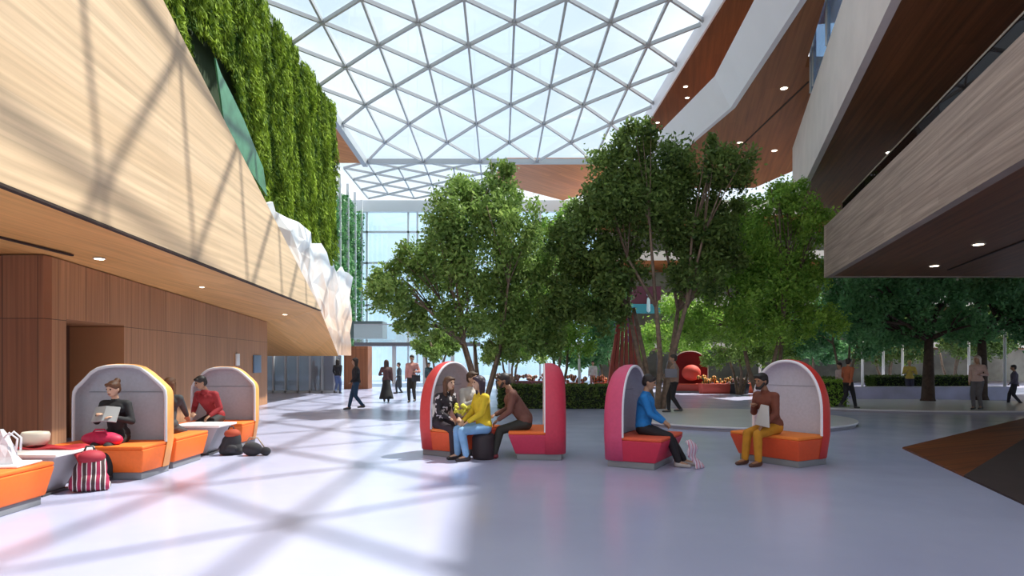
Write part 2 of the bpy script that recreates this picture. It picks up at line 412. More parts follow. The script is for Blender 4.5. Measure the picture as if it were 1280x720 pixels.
def make_pod(loc, rz, label, shell_c, rim_c, lining_c, seat_c, cushion_c, key, W=1.25, H=1.56, depth=.6, group=None, k=.6, cham=False):
    root = empty('lounge_pod', loc, rz, label, 'seat', group)
    w = W/2
    # outer shell: lofted hood bulging backwards (+y)
    bm = bmesh.new(); rings = []
    for (d, s) in ((0, 1), (.06, 1.006), (.14, 1.0), (.21, .975), (.27, .93), (.31, .86), (.335, .76), (.345, .6)):
        base = arch(w*s, .1+(H-.1)*(1-(1-s)*.8), k=k, low=True, cham=cham)
        if s < 1: base = [(x*1.0, z) for x, z in base]
        rings.append([bm.verts.new((x, d, z if j not in (0, len(base)-1) else .10)) for j, (x, z) in enumerate(base)])
    for a, b in zip(rings, rings[1:]):
        for i in range(len(a)): bm.faces.new((a[i], a[(i+1) % len(a)], b[(i+1) % len(a)], b[i]))
    cap_strip(bm, rings[-1])
    obj('shell', bm, mat('shell_'+key, shell_c, .55, var=.05, vs=20), root, True)
    # rim
    bm = bmesh.new()
    o0 = arch(w, H, k=k, cham=cham); i0 = arch(w-.045, H-.045, k=k, cham=cham)
    prof = []
    for t in range(7):
        a = PI*t/6
        prof.append(((1-math.cos(a))/2, -.022*math.sin(a)))
    rr = [[bm.verts.new((o[0]*(1-f)+i[0]*f, y, o[1]*(1-f)+i[1]*f)) for (o, i) in zip(o0, i0)] for f, y in prof]
    for a, b in zip(rr, rr[1:]):
        for i in range(len(a)-1): bm.faces.new((a[i], a[i+1], b[i+1], b[i]))
    obj('rim', bm, mat('rim_'+key, rim_c, .5), root, True)
    # lining with seam
    bm = bmesh.new(); rings = []
    for d, s in ((0, 1), (.10, .99), (.15, .975), (.18, .94), (.19, .88)):
        base = arch((w-.045)*s, .1+(H-.145)*(1-(1-s)*.8), k=k, cham=cham)
        rings.append([bm.verts.new((x, d, z)) for x, z in base])
    for a, b in zip(rings, rings[1:]):
        for i in range(len(a)-1): bm.faces.new((a[i], a[i+1], b[i+1], b[i]))
    cap_strip(bm, rings[-1])
    ml = mat('lining_'+key, lining_c, .85, var=.05, vs=25)
    ln = obj('lining', bm, ml, root, True)
    bm = bmesh.new(); box(bm, -(w-.10), w-.10, .180, .189, H*.74, H*.74+.010)
    obj('seam', bm, mat('seam_'+key, [v*.6 for v in lining_c], .8), ln)
    # seat base tapering downwards
    bm = bmesh.new()
    t = w-.004
    prism(bm, [(-t*.86, -depth+.12), (t*.86, -depth+.12), (t*.90, .12), (-t*.90, .12)], .10, .42, top_pts=[(-t*.985, -depth), (t*.985, -depth), (t*.985, .12), (-t*.985, .12)])
    obj('seat_base', bm, mat('seat_'+key, seat_c, .6, var=.04, vs=20), root, bevel=.015)
    bm = bmesh.new(); box(bm, -t*.98, t*.98, -depth+.003, .15, .42, .47)
    obj('seat_cushion', bm, mat('cushion_'+key, cushion_c, .7, var=.04, vs=20), root, bevel=.02)
    bm = bmesh.new(); prism(bm, [(-t*.84, -depth+.14), (t*.84, -depth+.14), (t*.84, .26), (-t*.84, .26)], 0, .10)
    obj('plinth', bm, mat('plinth_grey', (.22, .23, .25), .5), root, bevel=.008)
    return root
def rz_of(angle_deg):   # local -Y must point along angle
    return math.radians(angle_deg+90)

ORANGE, CREAM, GREY = (.93, .17, .018), (.95, .66, .36), (.42, .44, .48)
LAV = (.60, .60, .70)
GRIM = (.62, .62, .64)
make_pod((-5.42, 9.12, 0), 0, 'large orange hooded lounge pod with grey lining by the doorway, woman in black inside', (.95, .40, .10), GRIM, GREY, ORANGE, ORANGE, 'a', W=1.36, H=1.56, k=.62, cham=True)
make_pod((-5.32, 12.3, 0), 0, 'farther orange hooded lounge pod with grey lining, person in red inside', (.95, .40, .10), GRIM, GREY, ORANGE, ORANGE, 'b', W=1.25, H=1.50, k=.62, cham=True)
make_pod((-.82, 11.3, 0), rz_of(325), 'crimson arched pod crowded with people, left of the middle pair', (.62, .05, .05), (.55, .53, .6), (.42, .42, .47), (.75, .10, .03), (.8, .2, .05), 'c', H=1.6, k=.45)
make_pod((.76, 10.9, 0), rz_of(177), 'crimson pod seen edge on with white rim, facing left, bearer of the seated brown figure', (.62, .045, .09), (.82, .80, .84), LAV, (.56, .035, .09), (.85, .17, .03), 'd', H=1.57, k=.5)
make_pod((2.13, 10.1, 0), rz_of(330), 'narrow magenta pod facing right with the blue shirted man inside', (.62, .07, .17), (.80, .78, .84), (.36, .37, .46), (.58, .025, .07), (.72, .10, .04), 'e', H=1.55, k=.5)
make_pod((4.60, 10.3, 0), rz_of(212), 'rightmost red arched pod with lavender lining and orange seat', (.66, .04, .03), (.82, .80, .87), LAV, (.72, .085, .02), (.85, .22, .03), 'f', H=1.63, k=.5)

def make_bench(x0, x1, y0, y1, label):
    cx, cy = (x0+x1)/2, (y0+y1)/2; a, b = (x1-x0)/2, (y1-y0)/2
    r = empty('upholstered_bench', (cx, cy, 0), 0, label, 'bench')
    bm = bmesh.new()
    prism(bm, [(-a*.9, -b*.9), (a*.9, -b*.9), (a*.9, b*.88), (-a*.9, b*.88)], .10, .42, top_pts=[(-a, -b), (a, -b), (a, b), (-a, b)])
    obj('seat_base', bm, mat('seat_a', ORANGE), r, bevel=.02)
    bm = bmesh.new(); box(bm, -a+.004, a-.004, -b+.004, b-.004, .42, .47); obj('seat_cushion', bm, mat('cushion_a', ORANGE), r, bevel=.02)
    bm = bmesh.new(); prism(bm, [(-a*.85, -b*.86), (a*.85, -b*.86), (a*.85, b*.82), (-a*.85, b*.82)], 0, .10)
    obj('plinth', bm, mat('plinth_grey', (.22, .23, .25)), r, bevel=.008)
    return r
make_bench(-6.2, -5.05, 6.1, 7.27, 'orange bench without a hood at the left edge, white things on it')
make_bench(-6.0, -4.80, 9.50, 10.55, 'orange bench without a hood behind the larger orange pod')

def make_table(loc, rz, label, tw=.42, td=.36):
    r = empty('side_table', loc, rz, label, 'table')
    bm = bmesh.new(); box(bm, -tw, tw, -td, td, .48, .52); obj('table_top', bm, mat('table_white', (.82, .80, .78), .4), r, bevel=.012)
    bm = bmesh.new(); prism(bm, [(-tw*.55, -td*.6), (tw*.3, -td*.6), (tw*.3, td*.6), (-tw*.55, td*.6)], .02, .48, top_pts=[(-tw*.85, -td*.8), (tw*.85, -td*.8), (tw*.85, td*.8), (-tw*.85, td*.8)])
    obj('pedestal', bm, mat('pedestal_grey', (.42, .41, .43), .5), r, bevel=.01)
    bm = bmesh.new(); prism(bm, [(-tw*.7, -td*.7), (tw*.45, -td*.7), (tw*.45, td*.7), (-tw*.7, td*.7)], 0, .03)
    obj('base', bm, M_STEELD, r)
    return r
make_table((-5.58, 7.80, 0), 0, 'white topped table with slanted grey pedestal between the left bench and the large orange pod')
make_table((-5.15, 11.15, 0), 0, 'white topped table with grey pedestal in front of the farther orange pod')

# ---------------------------------------------------------------- bags and small things
def bag_mesh(bm, c, sx, sy, sz, n=2, bulge=1.):
    sphere(bm, Vector(c)+Vector((0, 0, sz*.45)), 1, 3, (sx, sy, sz*.55))
    for v in bm.verts:
        v.co.z = max(v.co.z, c[2])
def stripes(name, cols, scale, axis=0, rough=.8):
    m, nt, b = new_mat(name)
    tc = nt.nodes.new('ShaderNodeTexCoord'); w = nt.nodes.new('ShaderNodeTexWave')
    w.bands_direction = 'XYZ'[axis]; w.inputs['Scale'].default_value = scale; w.inputs['Distortion'].default_value = 1.2
    r = nt.nodes.new('ShaderNodeValToRGB'); r.color_ramp.interpolation = 'CONSTANT'
    r.color_ramp.elements[0].color = (*cols[0], 1); r.color_ramp.elements[1].color = (*cols[-1], 1); r.color_ramp.elements[1].position = .66
    if len(cols) > 2:
        e = r.color_ramp.elements.new(.36); e.color = (*cols[1], 1)
    lk(nt, tc.outputs['Object'], w.inputs['Vector']); lk(nt, w.outputs['Fac'], r.inputs['Fac']); lk(nt, r.outputs['Color'], b.inputs['Base Color'])
    b.inputs['Roughness'].default_value = rough
    return m
def backpack(loc, rz, label, m_body, m_flap, s=1., pocket=True):
    r = empty('backpack', loc, rz, label, 'bag')
    bm = bmesh.new(); sphere(bm, (.03*s, 0, .24*s), 1, 3, (.14*s, .12*s, .22*s)); sphere(bm, (0, 0, .12*s), 1, 3, (.19*s, .14*s, .13*s)); sphere(bm, (-.05*s, 0, .2*s), 1, 3, (.11*s, .11*s, .15*s))
    capsule(bm, (-.13*s, -.02, .07*s), (.14*s, -.03, .06*s), .07*s)
    for v in bm.verts: v.co.z = max(v.co.z, 0.0)
    fuse('body', bm, .012, m_body, r)
    bm = bmesh.new(); sphere(bm, (.02*s, -.01*s, .37*s), 1, 3, (.135*s, .115*s, .085*s)); obj('flap', bm, m_flap, r, True)
    if pocket:
        bm = bmesh.new(); sphere(bm, (.01*s, -.12*s, .12*s), 1, 3, (.10*s, .04*s, .07*s)); obj('pocket', bm, mat('bag_black', (.03, .03, .035)), r, True)
    for q in (-1, 1):
        bm = bmesh.new(); tube(bm, [(q*.08*s, .10*s, .40*s), (q*.10*s, .19*s, .34*s), (q*.11*s, .19*s, .2*s), (q*.09*s, .12*s, .08*s)], .014*s, 6)
        obj('strap', bm, M_STEELD, r, True)
    bm = bmesh.new(); tube(bm, [(-.05*s, .02, .44*s), (-.03*s, .02, .49*s), (.03*s, .02, .49*s), (.05*s, .02, .44*s)], .012*s, 6)
    obj('handle', bm, M_STEELD, r, True)
    return r
ST = stripes('bag_stripes', [(.35, .02, .07), (.75, .70, .68), (.06, .03, .03)], 3.2)
backpack((-5.08, 7.92, 0), .5, 'maroon and white striped bag on the floor beside the left table', ST, mat('bag_red', (.35, .02, .04), .7), 1.12, False)
backpack((-4.62, 11.0, 0), .3, 'dark backpack with rust red flap on the sunny floor by the farther table', mat('bag_black', (.03, .03, .035), .8), mat('bag_rust', (.42, .07, .03), .8), .98)
# camera-like black gear beside the backpack
r = empty('shoulder_bag', (-4.22, 10.9, 0), 0, 'small black shoulder bag with looped strap on the floor right of the backpack', 'bag')
bm = bmesh.new(); sphere(bm, (0, 0, .11), 1, 3, (.17, .1, .12)); sphere(bm, (.22, .02, .07), 1, 3, (.09, .07, .075)); capsule(bm, (0, 0, .1), (.2, .02, .08), .05)
fuse('pouch', bm, .012, mat('bag_black', (.03, .03, .035)), r)
bm = bmesh.new(); tube(bm, [(-.14, 0, .16), (-.05, .02, .3), (.08, .03, .3), (.2, .03, .13)], .012, 6); obj('strap', bm, mat('strap_tan', (.4, .3, .2), .7), r, True)
# pink handbag on the pod seat
r = empty('handbag', (-5.42, 8.70, .47), 0, 'crimson soft handbag on the seat of the large orange pod', 'bag')
bm = bmesh.new(); sphere(bm, (0, 0, .085), 1, 3, (.27, .12, .10)); sphere(bm, (.12, 0, .07), 1, 3, (.17, .11, .09))
for v in bm.verts: v.co.z = max(v.co.z, 0)
fuse('pouch', bm, .012, mat('bag_crimson', (.52, .012, .07), .6, var=.2, vs=12), r)
bm = bmesh.new(); tube(bm, [(-.12, -.02, .15), (-.06, -.03, .21), (.06, -.03, .21), (.12, -.02, .14)], .012, 6); obj('handle', bm, mat('bag_crimson', (0, 0, 0)), r, True)
# red throw over the table end
bm = bmesh.new()
n, mrows = 24, 14; grid = []
for j in range(mrows+1):
    row = []
    for i in range(n+1):
        u, v = i/n, j/mrows
        x = -.50+1.02*u; y = -.02+.34*v
        z = .538+.012*math.sin(14*u+5*v)+.02*math.sin(9*v)*u
        if u > .78: z -= (u-.78)*1.0; x = -.50+1.02*.78+(u-.78)*.45
        row.append(bm.verts.new((x, y, z)))
    grid.append(row)
for a, b in zip(grid, grid[1:]):
    for i in range(n): bm.faces.new((a[i], a[i+1], b[i+1], b[i]))
o = obj('throw', bm, mat('throw_red', (.36, .012, .02), .85, var=.2, vs=10), None, True); o.location = (-5.50, 7.82, 0)
sm = o.modifiers.new('s', 'SOLIDIFY'); sm.thickness = .02
tag(o, 'dark red cloth draped across the white table at the left', 'cloth')
# white pot / cushion box
bm = bmesh.new(); lathe(bm, [(.115, 0), (.14, .05), (.15, .13), (.135, .16), (.09, .165)], 28, sx=1.15, sy=.8)
o = obj('cream_basket', bm, mat('cream_enamel', (.80, .74, .62), .4), None, True); o.location = (-5.82, 8.02, .56)
tag(o, 'cream rounded basket standing behind the red cloth on the left table', 'basket')
# white carrier bag and tray at the left edge
r = empty('carrier_bag', (-5.42, 6.95, .47), .3, 'crumpled white carrier bag standing on the left bench', 'bag')
bm = bmesh.new()
prism(bm, [(-.20, -.12), (.16, -.12), (.16, .12), (-.20, .12)], 0, .36, top_pts=[(-.18, -.04), (.02, -.04), (.02, .05), (-.18, .05)])
bmesh.ops.subdivide_edges(bm, edges=bm.edges, cuts=4, use_grid_fill=True)
for v in bm.verts:
    v.co += Vector((random.uniform(-.015, .015), random.uniform(-.015, .015), random.uniform(-.008, .008) if v.co.z > .02 else 0))
obj('body', bm, mat('bag_white', (.80, .80, .84), .55), r)
for q in (-1, 1):
    bm = bmesh.new(); tube(bm, [(.02, q*.05, .25), (.10, q*.06, .33), (.17, q*.05, .26), (.16, q*.06, .12)], .012, 6); obj('handle', bm, mat('bag_white', (0, 0, 0)), r, True)
bm = bmesh.new(); box(bm, -.42, .30, -.22, .22, 0, .025)
o = obj('serving_tray', bm, mat('tray_white', (.82, .82, .84), .3), bevel=.01); o.location = (-5.42, 6.95, .472); o.location.z = .472
o.rotation_euler.z = .1
tag(o, 'flat white tray lying under the white carrier bag on the left bench', 'tray')
for c in COL.objects:
    if c.name == 'carrier_bag': c.location.z = .50
# striped towel near pod e
bm = bmesh.new(); n = 14; grid = []
for j in range(9):
    row = []
    for i in range(n+1):
        u, v = i/n, j/8
        row.append(bm.verts.new((.02+.09*math.sin(u*9+v)*.4+.14*(v-.5)+.16*(1-u), .15*(v-.5)+.03*math.sin(u*7), .42*u+.01)))
    grid.append(row)
for a, b in zip(grid, grid[1:]):
    for i in range(n): bm.faces.new((a[i], a[i+1], b[i+1], b[i]))
o = obj('striped_tote', bm, stripes('tote_stripes', [(.55, .25, .34), (.85, .80, .82), (.6, .5, .6)], 5.), None, True)
o.location = (2.80, 9.55, 0); sm = o.modifiers.new('s', 'SOLIDIFY'); sm.thickness = .03
tag(o, 'pink and white striped tote leaning by the feet of the blue shirted man', 'bag')

# ---------------------------------------------------------------- seated people
def laptop(loc, rz, label, c=(.5, .5, .52)):
    r = empty('laptop', loc, rz, label, 'laptop')
    bm = bmesh.new(); box(bm, -.16, .16, -.11, .11, 0, .018); obj('keyboard_base', bm, mat('alu', c, .35, .6), r, bevel=.004)
    bm = bmesh.new(); M = Matrix.Translation((0, -.11, .015)) @ Matrix.Rotation(.35, 4, 'X'); box(bm, -.16, .16, -.008, .004, 0, .22, M)
    obj('screen', bm, mat('alu', c), r, bevel=.004)
    return r
person((-5.36, 8.98, 0), 0, 'person in black seated inside the large orange pod, reading', 'sit', skin=(.55, .33, .22), hair=(.10, .04, .015), top=(.012, .012, .014), bottom=(.02, .02, .02), arms='phone', near=True, hairstyle='bun', lean=.15, nod=.2, head_turn=-.2, scale=.92, seat=.51)
bm = bmesh.new()
for s in (-1, 1):
    box(bm, 0, .17*s, -.012, .012, 0, .22, Matrix.Rotation(.25*s, 4, 'Z'))
o = obj('open_book', bm, mat('book_grey', (.35, .36, .36), .6)); o.location = (-5.36, 8.62, .80); o.rotation_euler.x = -.5
tag(o, 'grey covered open book in the hands of the person in black', 'book')
person((-5.22, 10.05, 0), rz_of(95), 'person in dark grey with brown hair on the hoodless bench behind the large orange pod', 'sit', hair=(.14, .06, .025), top=(.035, .04, .045), bottom=(.05, .05, .055), near=True, hairstyle='long', lean=.1, scale=.93, seat=.51, arms='reach')
person((-5.32, 11.98, 0), rz_of(262), 'person in dark red shirt leaning forward in the farther orange pod', 'sit', skin=(.30, .16, .10), hair=(.012, .01, .01), top=(.24, .012, .018), bottom=(.02, .02, .022), near=True, lean=.75, scale=.97, arms='reach', seat=.485, nod=.35, head_turn=-.7)
# crimson pod group
person((-1.02, 10.93, 0), rz_of(318), 'person in black floral coat at the near side of the crowded pod', 'sit', hair=(.09, .04, .02), top=(.022, .018, .022), bottom=(.03, .02, .03), near=True, hairstyle='long', lean=.35, arms='lap', coat=True, seat=.49, scale=.95, skin=(.5, .3, .2))
person((-.60, 11.35, 0), rz_of(320), 'person in beige sweater with yellow wrap deep inside the crowded pod', 'sit', hair=(.06, .03, .015), top=(.46, .43, .40), bottom=(.10, .02, .03), near=True, lean=.2, arms='phone', seat=.49, skin=(.5, .3, .2))
person((-.27, 10.55, 0), rz_of(205), 'person in yellow cardigan and pale blue jeans on a stool before the crowded pod', 'sit', hair=(.03, .015, .03), top=(.62, .44, .02), bottom=(.20, .38, .62), near=True, hairstyle='long', lean=.1, arms='lap', seat=.43, shoes=(.03, .02, .02), skin=(.5, .3, .2),
       legs=[(-.10, -.42, .07), (.14, -.36, .07)])
bm = bmesh.new(); lathe(bm, [(.17, 0), (.19, .05), (.19, .35), (.16, .41), (.05, .42)], 28)
o = obj('round_stool', bm, mat('stool_black', (.03, .02, .025), .7), None, True); o.location = (-.27, 10.55, 0)
tag(o, 'dark round stool under the person in the yellow cardigan', 'stool')
person((.42, 10.65, 0), rz_of(182), 'bearded person in brown jacket leaning from the edge on pod', 'sit', skin=(.30, .15, .09), hair=(.02, .012, .01), top=(.16, .062, .045), bottom=(.028, .028, .024), shoes=(.16, .01, .02), near=True, lean=.55, arms='reach', hairstyle='beard', coat=True, seat=.49, nod=.15, legs=[(-.12, -.60, .07), (.12, -.52, .07)])
person((2.24, 10.0, 0), rz_of(338), 'man in bright blue shirt sitting in the magenta pod', 'sit', skin=(.42, .23, .14), hair=(.02, .012, .01), top=(.015, .19, .52), bottom=(.015, .012, .016), shoes=(.45, .40, .38), near=True, lean=.1, arms='lap', seat=.49, nod=.3, legs=[(-.12, -.56, .07), (.12, -.62, .07)], scale=.98)
person((4.27, 10.03, 0), rz_of(205), 'man in rust brown jacket and mustard trousers on the rightmost pod', 'sit', skin=(.28, .13, .07), hair=(.012, .008, .008), top=(.17, .045, .025), bottom=(.50, .21, .012), shoes=(.09, .035, .02), near=True, lean=.35, arms='chin', hairstyle='beard', coat=True, seat=.49, nod=.12)
# scarf end / pale newspaper
bm = bmesh.new()
prism(bm, [(-.14, -.012), (.14, -.012), (.14, .012), (-.14, .012)], 0, .32, top_pts=[(-.09, .03), (.06, .03), (.06, .05), (-.09, .05)])
o = obj('folded_newspaper', bm, mat('paper', (.50, .47, .45), .7), bevel=.01); o.location = (3.98, 9.72, .62); o.rotation_euler = (.0, .1, rz_of(205))
tag(o, 'folded pale newspaper held up by the man in mustard trousers', 'newspaper')
# yellow bouquet lap item
bm = bmesh.new()
for i in range(26):
    sphere(bm, (random.uniform(-.12, .12), random.uniform(-.1, .1), .10+random.uniform(-.04, .09)), random.uniform(.025, .045), 1)
tube(bm, [(0, 0, 0), (0, 0, .1)], [.02, .06], 8)
o = obj('bouquet', bm, stripes('bouquet_tint', [(.55, .50, .03), (.16, .30, .05), (.75, .62, .08)], 18.), None, True); o.location = (-.62, 10.62, .70)
tag(o, 'yellow and green bouquet in the lap of the crowded pod group', 'flowers')

# ---------------------------------------------------------------- standing people (x px, feet y px)
def at(x, y): return F(x, y)
WP = [
 (445, 512, 1.0, 200, dict(label='woman in dark jacket, white shirt and blue jeans walking at the left of the plaza', top=(.02, .02, .025), bottom=(.02, .06, .12), hair=(.03, .015, .01), hairstyle='long', stride=.22, coat=False, arms='walk')),
 (483, 503, .97, 100, dict(label='person in brown top and long black skirt, walking away', top=(.10, .05, .05), bottom=(.012, .012, .014), skirt=True, hair=(.06, .03, .02), hairstyle='long', arms='bag')),
 (515, 503, 1.08, 265, dict(label='person in pink shirt and dark trousers beside the tree on the left', top=(.62, .30, .26), bottom=(.03, .025, .02), hair=(.03, .02, .015), arms='bag', stride=.1)),
 (422, 492, 1.0, 80, dict(label='person in black top passing the glass wall, nearest the wooden canopy tip', top=(.02, .02, .025), bottom=(.08, .12, .25), hairstyle='long', arms='walk')),
 (392, 489, .95, 270, dict(label='dark clothed person before the glass wall, leftmost of the walkers', top=(.03, .03, .04), bottom=(.04, .04, .05), arms='side')),
 (404, 488, .88, 250, dict(label='shorter dark clothed person, second from the left before the glass wall', top=(.05, .04, .05), bottom=(.03, .03, .04), arms='side')),
 (499, 492, .9, 200, dict(label='person in dark grey between the black skirt and the pink shirt, farther off', top=(.04, .05, .06), bottom=(.05, .06, .07), coat=True, arms='walk')),
 (536, 490, .9, 300, dict(label='distant person in teal grey just left of the crowded pod', top=(.06, .10, .11), bottom=(.03, .03, .04), arms='side')),
 (843, 526, .98, 170, dict(label='person in beige top and black trousers standing behind the magenta pod', top=(.30, .20, .15), bottom=(.012, .012, .014), stride=.16, arms='bag')),
 (1060, 515, .93, 20, dict(label='person in rust top and black trousers striding on the round step', top=(.38, .10, .04), bottom=(.012, .012, .015), stride=.26, arms='walk')),
 (1050, 510, .85, 190, dict(label='person in pale pink with dark shoes just left of the rust topped walker', top=(.52, .40, .40), bottom=(.40, .36, .38), stride=.1, arms='bag', hair=(.02, .01, .01))),
 (1137, 499, .97, 240, dict(label='person in yellow hat and top standing left of the big trunk', top=(.60, .46, .10), bottom=(.05, .05, .09), hair=(.55, .45, .12), arms='phone')),
 (1222, 516, .98, 210, dict(label='person in pale pink hooded top and grey trousers at the right', top=(.62, .45, .42), bottom=(.13, .13, .15), hair=(.55, .48, .42), hairstyle='long', arms='bag', stride=.05)),
 (1268, 507, .86, 150, dict(label='person in dark violet at the right edge', top=(.12, .11, .18), bottom=(.03, .03, .05), stride=.2, arms='walk', hair=(.02, .02, .03))),
 (741, 489, .95, 260, dict(label='distant person in white behind the dark hedge', top=(.6, .6, .62), bottom=(.35, .2, .2), arms='side')),
]
for (x, y, s, ang, kw) in WP:
    p = F(x, y); z = 0
    if x == 843: p = F(x, 521); z = .12
    if 1040 < x < 1070 or x == 1222: z = .10
    person((p.x, p.y, z), rz_of(ang), kw.pop('label'), 'stand', scale=s, **kw)
# bags carried
for (x, y, z, lab) in ((521, 503, .95, 'black shoulder bag at the hip of the person in pink'), (836, 523, 1.28, 'grey square bag carried behind the magenta pod')):
    p = F(x, y)
    bm = bmesh.new(); box(bm, -.16, .16, -.06, .06, -.12, .12)
    tube(bm, [(-.14, 0, .1), (-.08, 0, .34), (.08, 0, .34), (.14, 0, .1)], .012, 6)
    o = obj('shoulder_bag', bm, mat('bag_grey' if x > 600 else 'bag_black', (.16, .16, .19), .7), bevel=.02); o.location = (p.x, p.y-.22, z)
    tag(o, lab, 'bag')

# ---------------------------------------------------------------- foliage
def leaf_cloud(name, C, N, size, m, parent=None, tone=None, ratio=.5, spread=.9):
    """C centres (n,3), N preferred normals/directions"""
    n = len(C)
    d = RNG.normal(size=(n, 3))*spread + N; d /= np.linalg.norm(d, axis=1)[:, None]+1e-9
    t = RNG.normal(size=(n, 3)); s = np.cross(d, t); s /= np.linalg.norm(s, axis=1)[:, None]+1e-9
    L = (size*RNG.uniform(.6, 1.3, n))[:, None]
    V = np.empty((n, 4, 3))
    V[:, 0] = C-d*L*.5; V[:, 2] = C+d*L*.5
    V[:, 1] = C+s*L*ratio*.5; V[:, 3] = C-s*L*ratio*.5
    me = bpy.data.meshes.new(name)
    me.vertices.add(n*4); me.vertices.foreach_set('co', V.reshape(-1))
    me.loops.add(n*4); me.loops.foreach_set('vertex_index', np.arange(n*4, dtype=np.int32))
    me.polygons.add(n); me.polygons.foreach_set('loop_start', np.arange(0, n*4, 4, dtype=np.int32))
    me.polygons.foreach_set('loop_total', np.full(n, 4, dtype=np.int32))
    me.update(calc_edges=True); me.validate()
    at_ = me.attributes.new('tone', 'FLOAT', 'FACE')
    tv = np.clip(RNG.normal(.5, .22, n) if tone is None else tone, 0, 1).astype(np.float32)
    at_.data.foreach_set('value', tv)
    return link_mesh(name, me, m, parent)

LEAF_T = leafmat('leaf_olive', (.06, .15, .03), (.42, .58, .15))
LEAF_D = leafmat('leaf_deep', (.032, .08, .02), (.22, .32, .075))
LEAF_B = leafmat('leaf_bright', (.09, .24, .03), (.46, .70, .12))
LEAF_G = leafmat('leaf_bluegreen', (.045, .16, .06), (.22, .48, .19))
LEAF_W = leafmat('wall_foliage', (.04, .10, .01), (.36, .50, .05), .25, .85)
BARK = mat('bark', (.20, .14, .10), .85, var=.3, vs=8)
BARKD = mat('bark_dark', (.07, .045, .035), .85, var=.3, vs=8)

def tree(loc, blobs, nleaf, m, label, stems=4, fork=.22, size=.15, trunk_r=.12, bark=BARK, seed=1, group=None, straight=False, tone_c=.5):
    """blobs: (dx,dy,z,r) ellipsoid clusters; leaves ride on their shells"""
    rnd = random.Random(seed)
    root = empty('tree', loc, 0, label, 'tree', group)
    # leaves
    tot = sum(b[3]**2 for b in blobs); CC = []; NN = []; TT = []
    for (dx, dy, z, r) in blobs:
        # break each blob into tufts
        nt_ = max(6, int(26*r))
        k = int(nleaf*r*r/tot)
        th = RNG.normal(size=(nt_, 3)); th /= np.linalg.norm(th, axis=1)[:, None]
        rad = RNG.uniform(.35, 1.0, nt_)[:, None]**.6
        tc_ = th*rad*r*np.array([1, 1, .8]) + np.array([dx, dy, z])
        idx = RNG.integers(0, nt_, k)
        off = RNG.normal(size=(k, 3))*r*.17
        c = tc_[idx]+off
        CC.append(c); nn = th[idx]*.5+np.array([0, 0, .15]); NN.append(nn)
        tt = (RNG.normal(0, .11, nt_)[idx] + RNG.normal(tone_c, .16, k)); TT.append(tt)
    leaf_cloud('foliage', np.concatenate(CC), np.concatenate(NN), size, m, root, np.concatenate(TT))
    # stems and branches
    bm = bmesh.new()
    zmin = min(b[2]-b[3] for b in blobs)
    st = []
    for i in range(stems):
        a = 2*PI*i/stems+rnd.random()
        top = Vector((math.cos(a)*fork*3.2, math.sin(a)*fork*3.2, zmin+1.0)) if stems > 1 else Vector((rnd.uniform(-.1, .1), 0, zmin+.6))
        base = Vector((math.cos(a)*fork*.5, math.sin(a)*fork*.5, 0)) if stems > 1 else Vector((0, 0, 0))
        mid = (base+top)*.5 + Vector((rnd.uniform(-.12, .12), rnd.uniform(-.12, .12), 0))
        tr = trunk_r*(1 if stems == 1 else .75)
        tube(bm, [base-Vector((0, 0, .02)), base+(mid-base)*.15, mid, top], [tr*1.35, tr, tr*.8, tr*.6], 8)
        st.append(top)
    for (dx, dy, z, r) in blobs:
        c = Vector((dx, dy, z)); s = min(st, key=lambda q: (q-c).length)
        mid = s*.55+c*.45+Vector((rnd.uniform(-.25, .25), rnd.uniform(-.25, .25), rnd.uniform(-.1, .3)))
        tube(bm, [s-Vector((0, 0, .1)), mid, c], [trunk_r*.45, trunk_r*.28, trunk_r*.1], 6)
        for q in range(4):
            e = c+Vector((rnd.uniform(-1, 1), rnd.uniform(-1, 1), rnd.uniform(-.2, .9)))*r*.8
            tube(bm, [mid, (mid+e)*.5+Vector((0, 0, .1)), e], [trunk_r*.2, trunk_r*.12, .008], 5)
    obj('trunk', bm, bark, root, True)
    return root

def blobs_px(Y, base, spec):
    """spec: (x px, y px, r px) at depth Y -> local blobs with depth scatter"""
    out = []
    for i, (x, y, r) in enumerate(spec):
        p = P(x, y, Y); rr = r/FPX*Y
        out.append((p.x-base.x, ((i*37) % 7-3)/3*rr*.9, p.z, rr))
    return out
# T1
b1 = Vector(((600-CX)/FPX*21, 21, 0))
tree(b1, blobs_px(21, b1, [(500, 365, 34), (487, 345, 22), (530, 395, 30), (545, 330, 42), (580, 270, 40), (610, 245, 34), (622, 212, 20), (640, 290, 40), (600, 330, 50), (640, 360, 45), (675, 400, 38), (590, 395, 36), (650, 420, 32), (665, 330, 34), (560, 300, 34), (520, 325, 26), (575, 235, 16), (690, 430, 24), (630, 250, 22), (625, 440, 24), (505, 400, 20)]),
     54000, LEAF_T, 'multi stemmed tree with pale green crown left of centre, behind the crowded pod', stems=5, fork=.24, size=.15, seed=3)
# T2
b2 = Vector(((822-CX)/FPX*20.5, 20.5, 0))
tree(b2, blobs_px(20.5, b2, [(790, 180, 26), (775, 215, 42), (830, 215, 48), (875, 230, 42), (905, 215, 32), (800, 262, 52), (860, 275, 44), (755, 262, 36), (735, 310, 40), (770, 330, 40), (715, 340, 28), (735, 375, 36), (885, 300, 36), (905, 265, 30), (890, 190, 18), (870, 345, 34), (760, 395, 26), (735, 260, 28), (708, 300, 26), (700, 385, 26), (915, 330, 24)]),
     64000, LEAF_D, 'tallest dark green tree right of centre, bare forked stems below its crown', stems=5, fork=.32, size=.155, seed=5, trunk_r=.13, tone_c=.55)
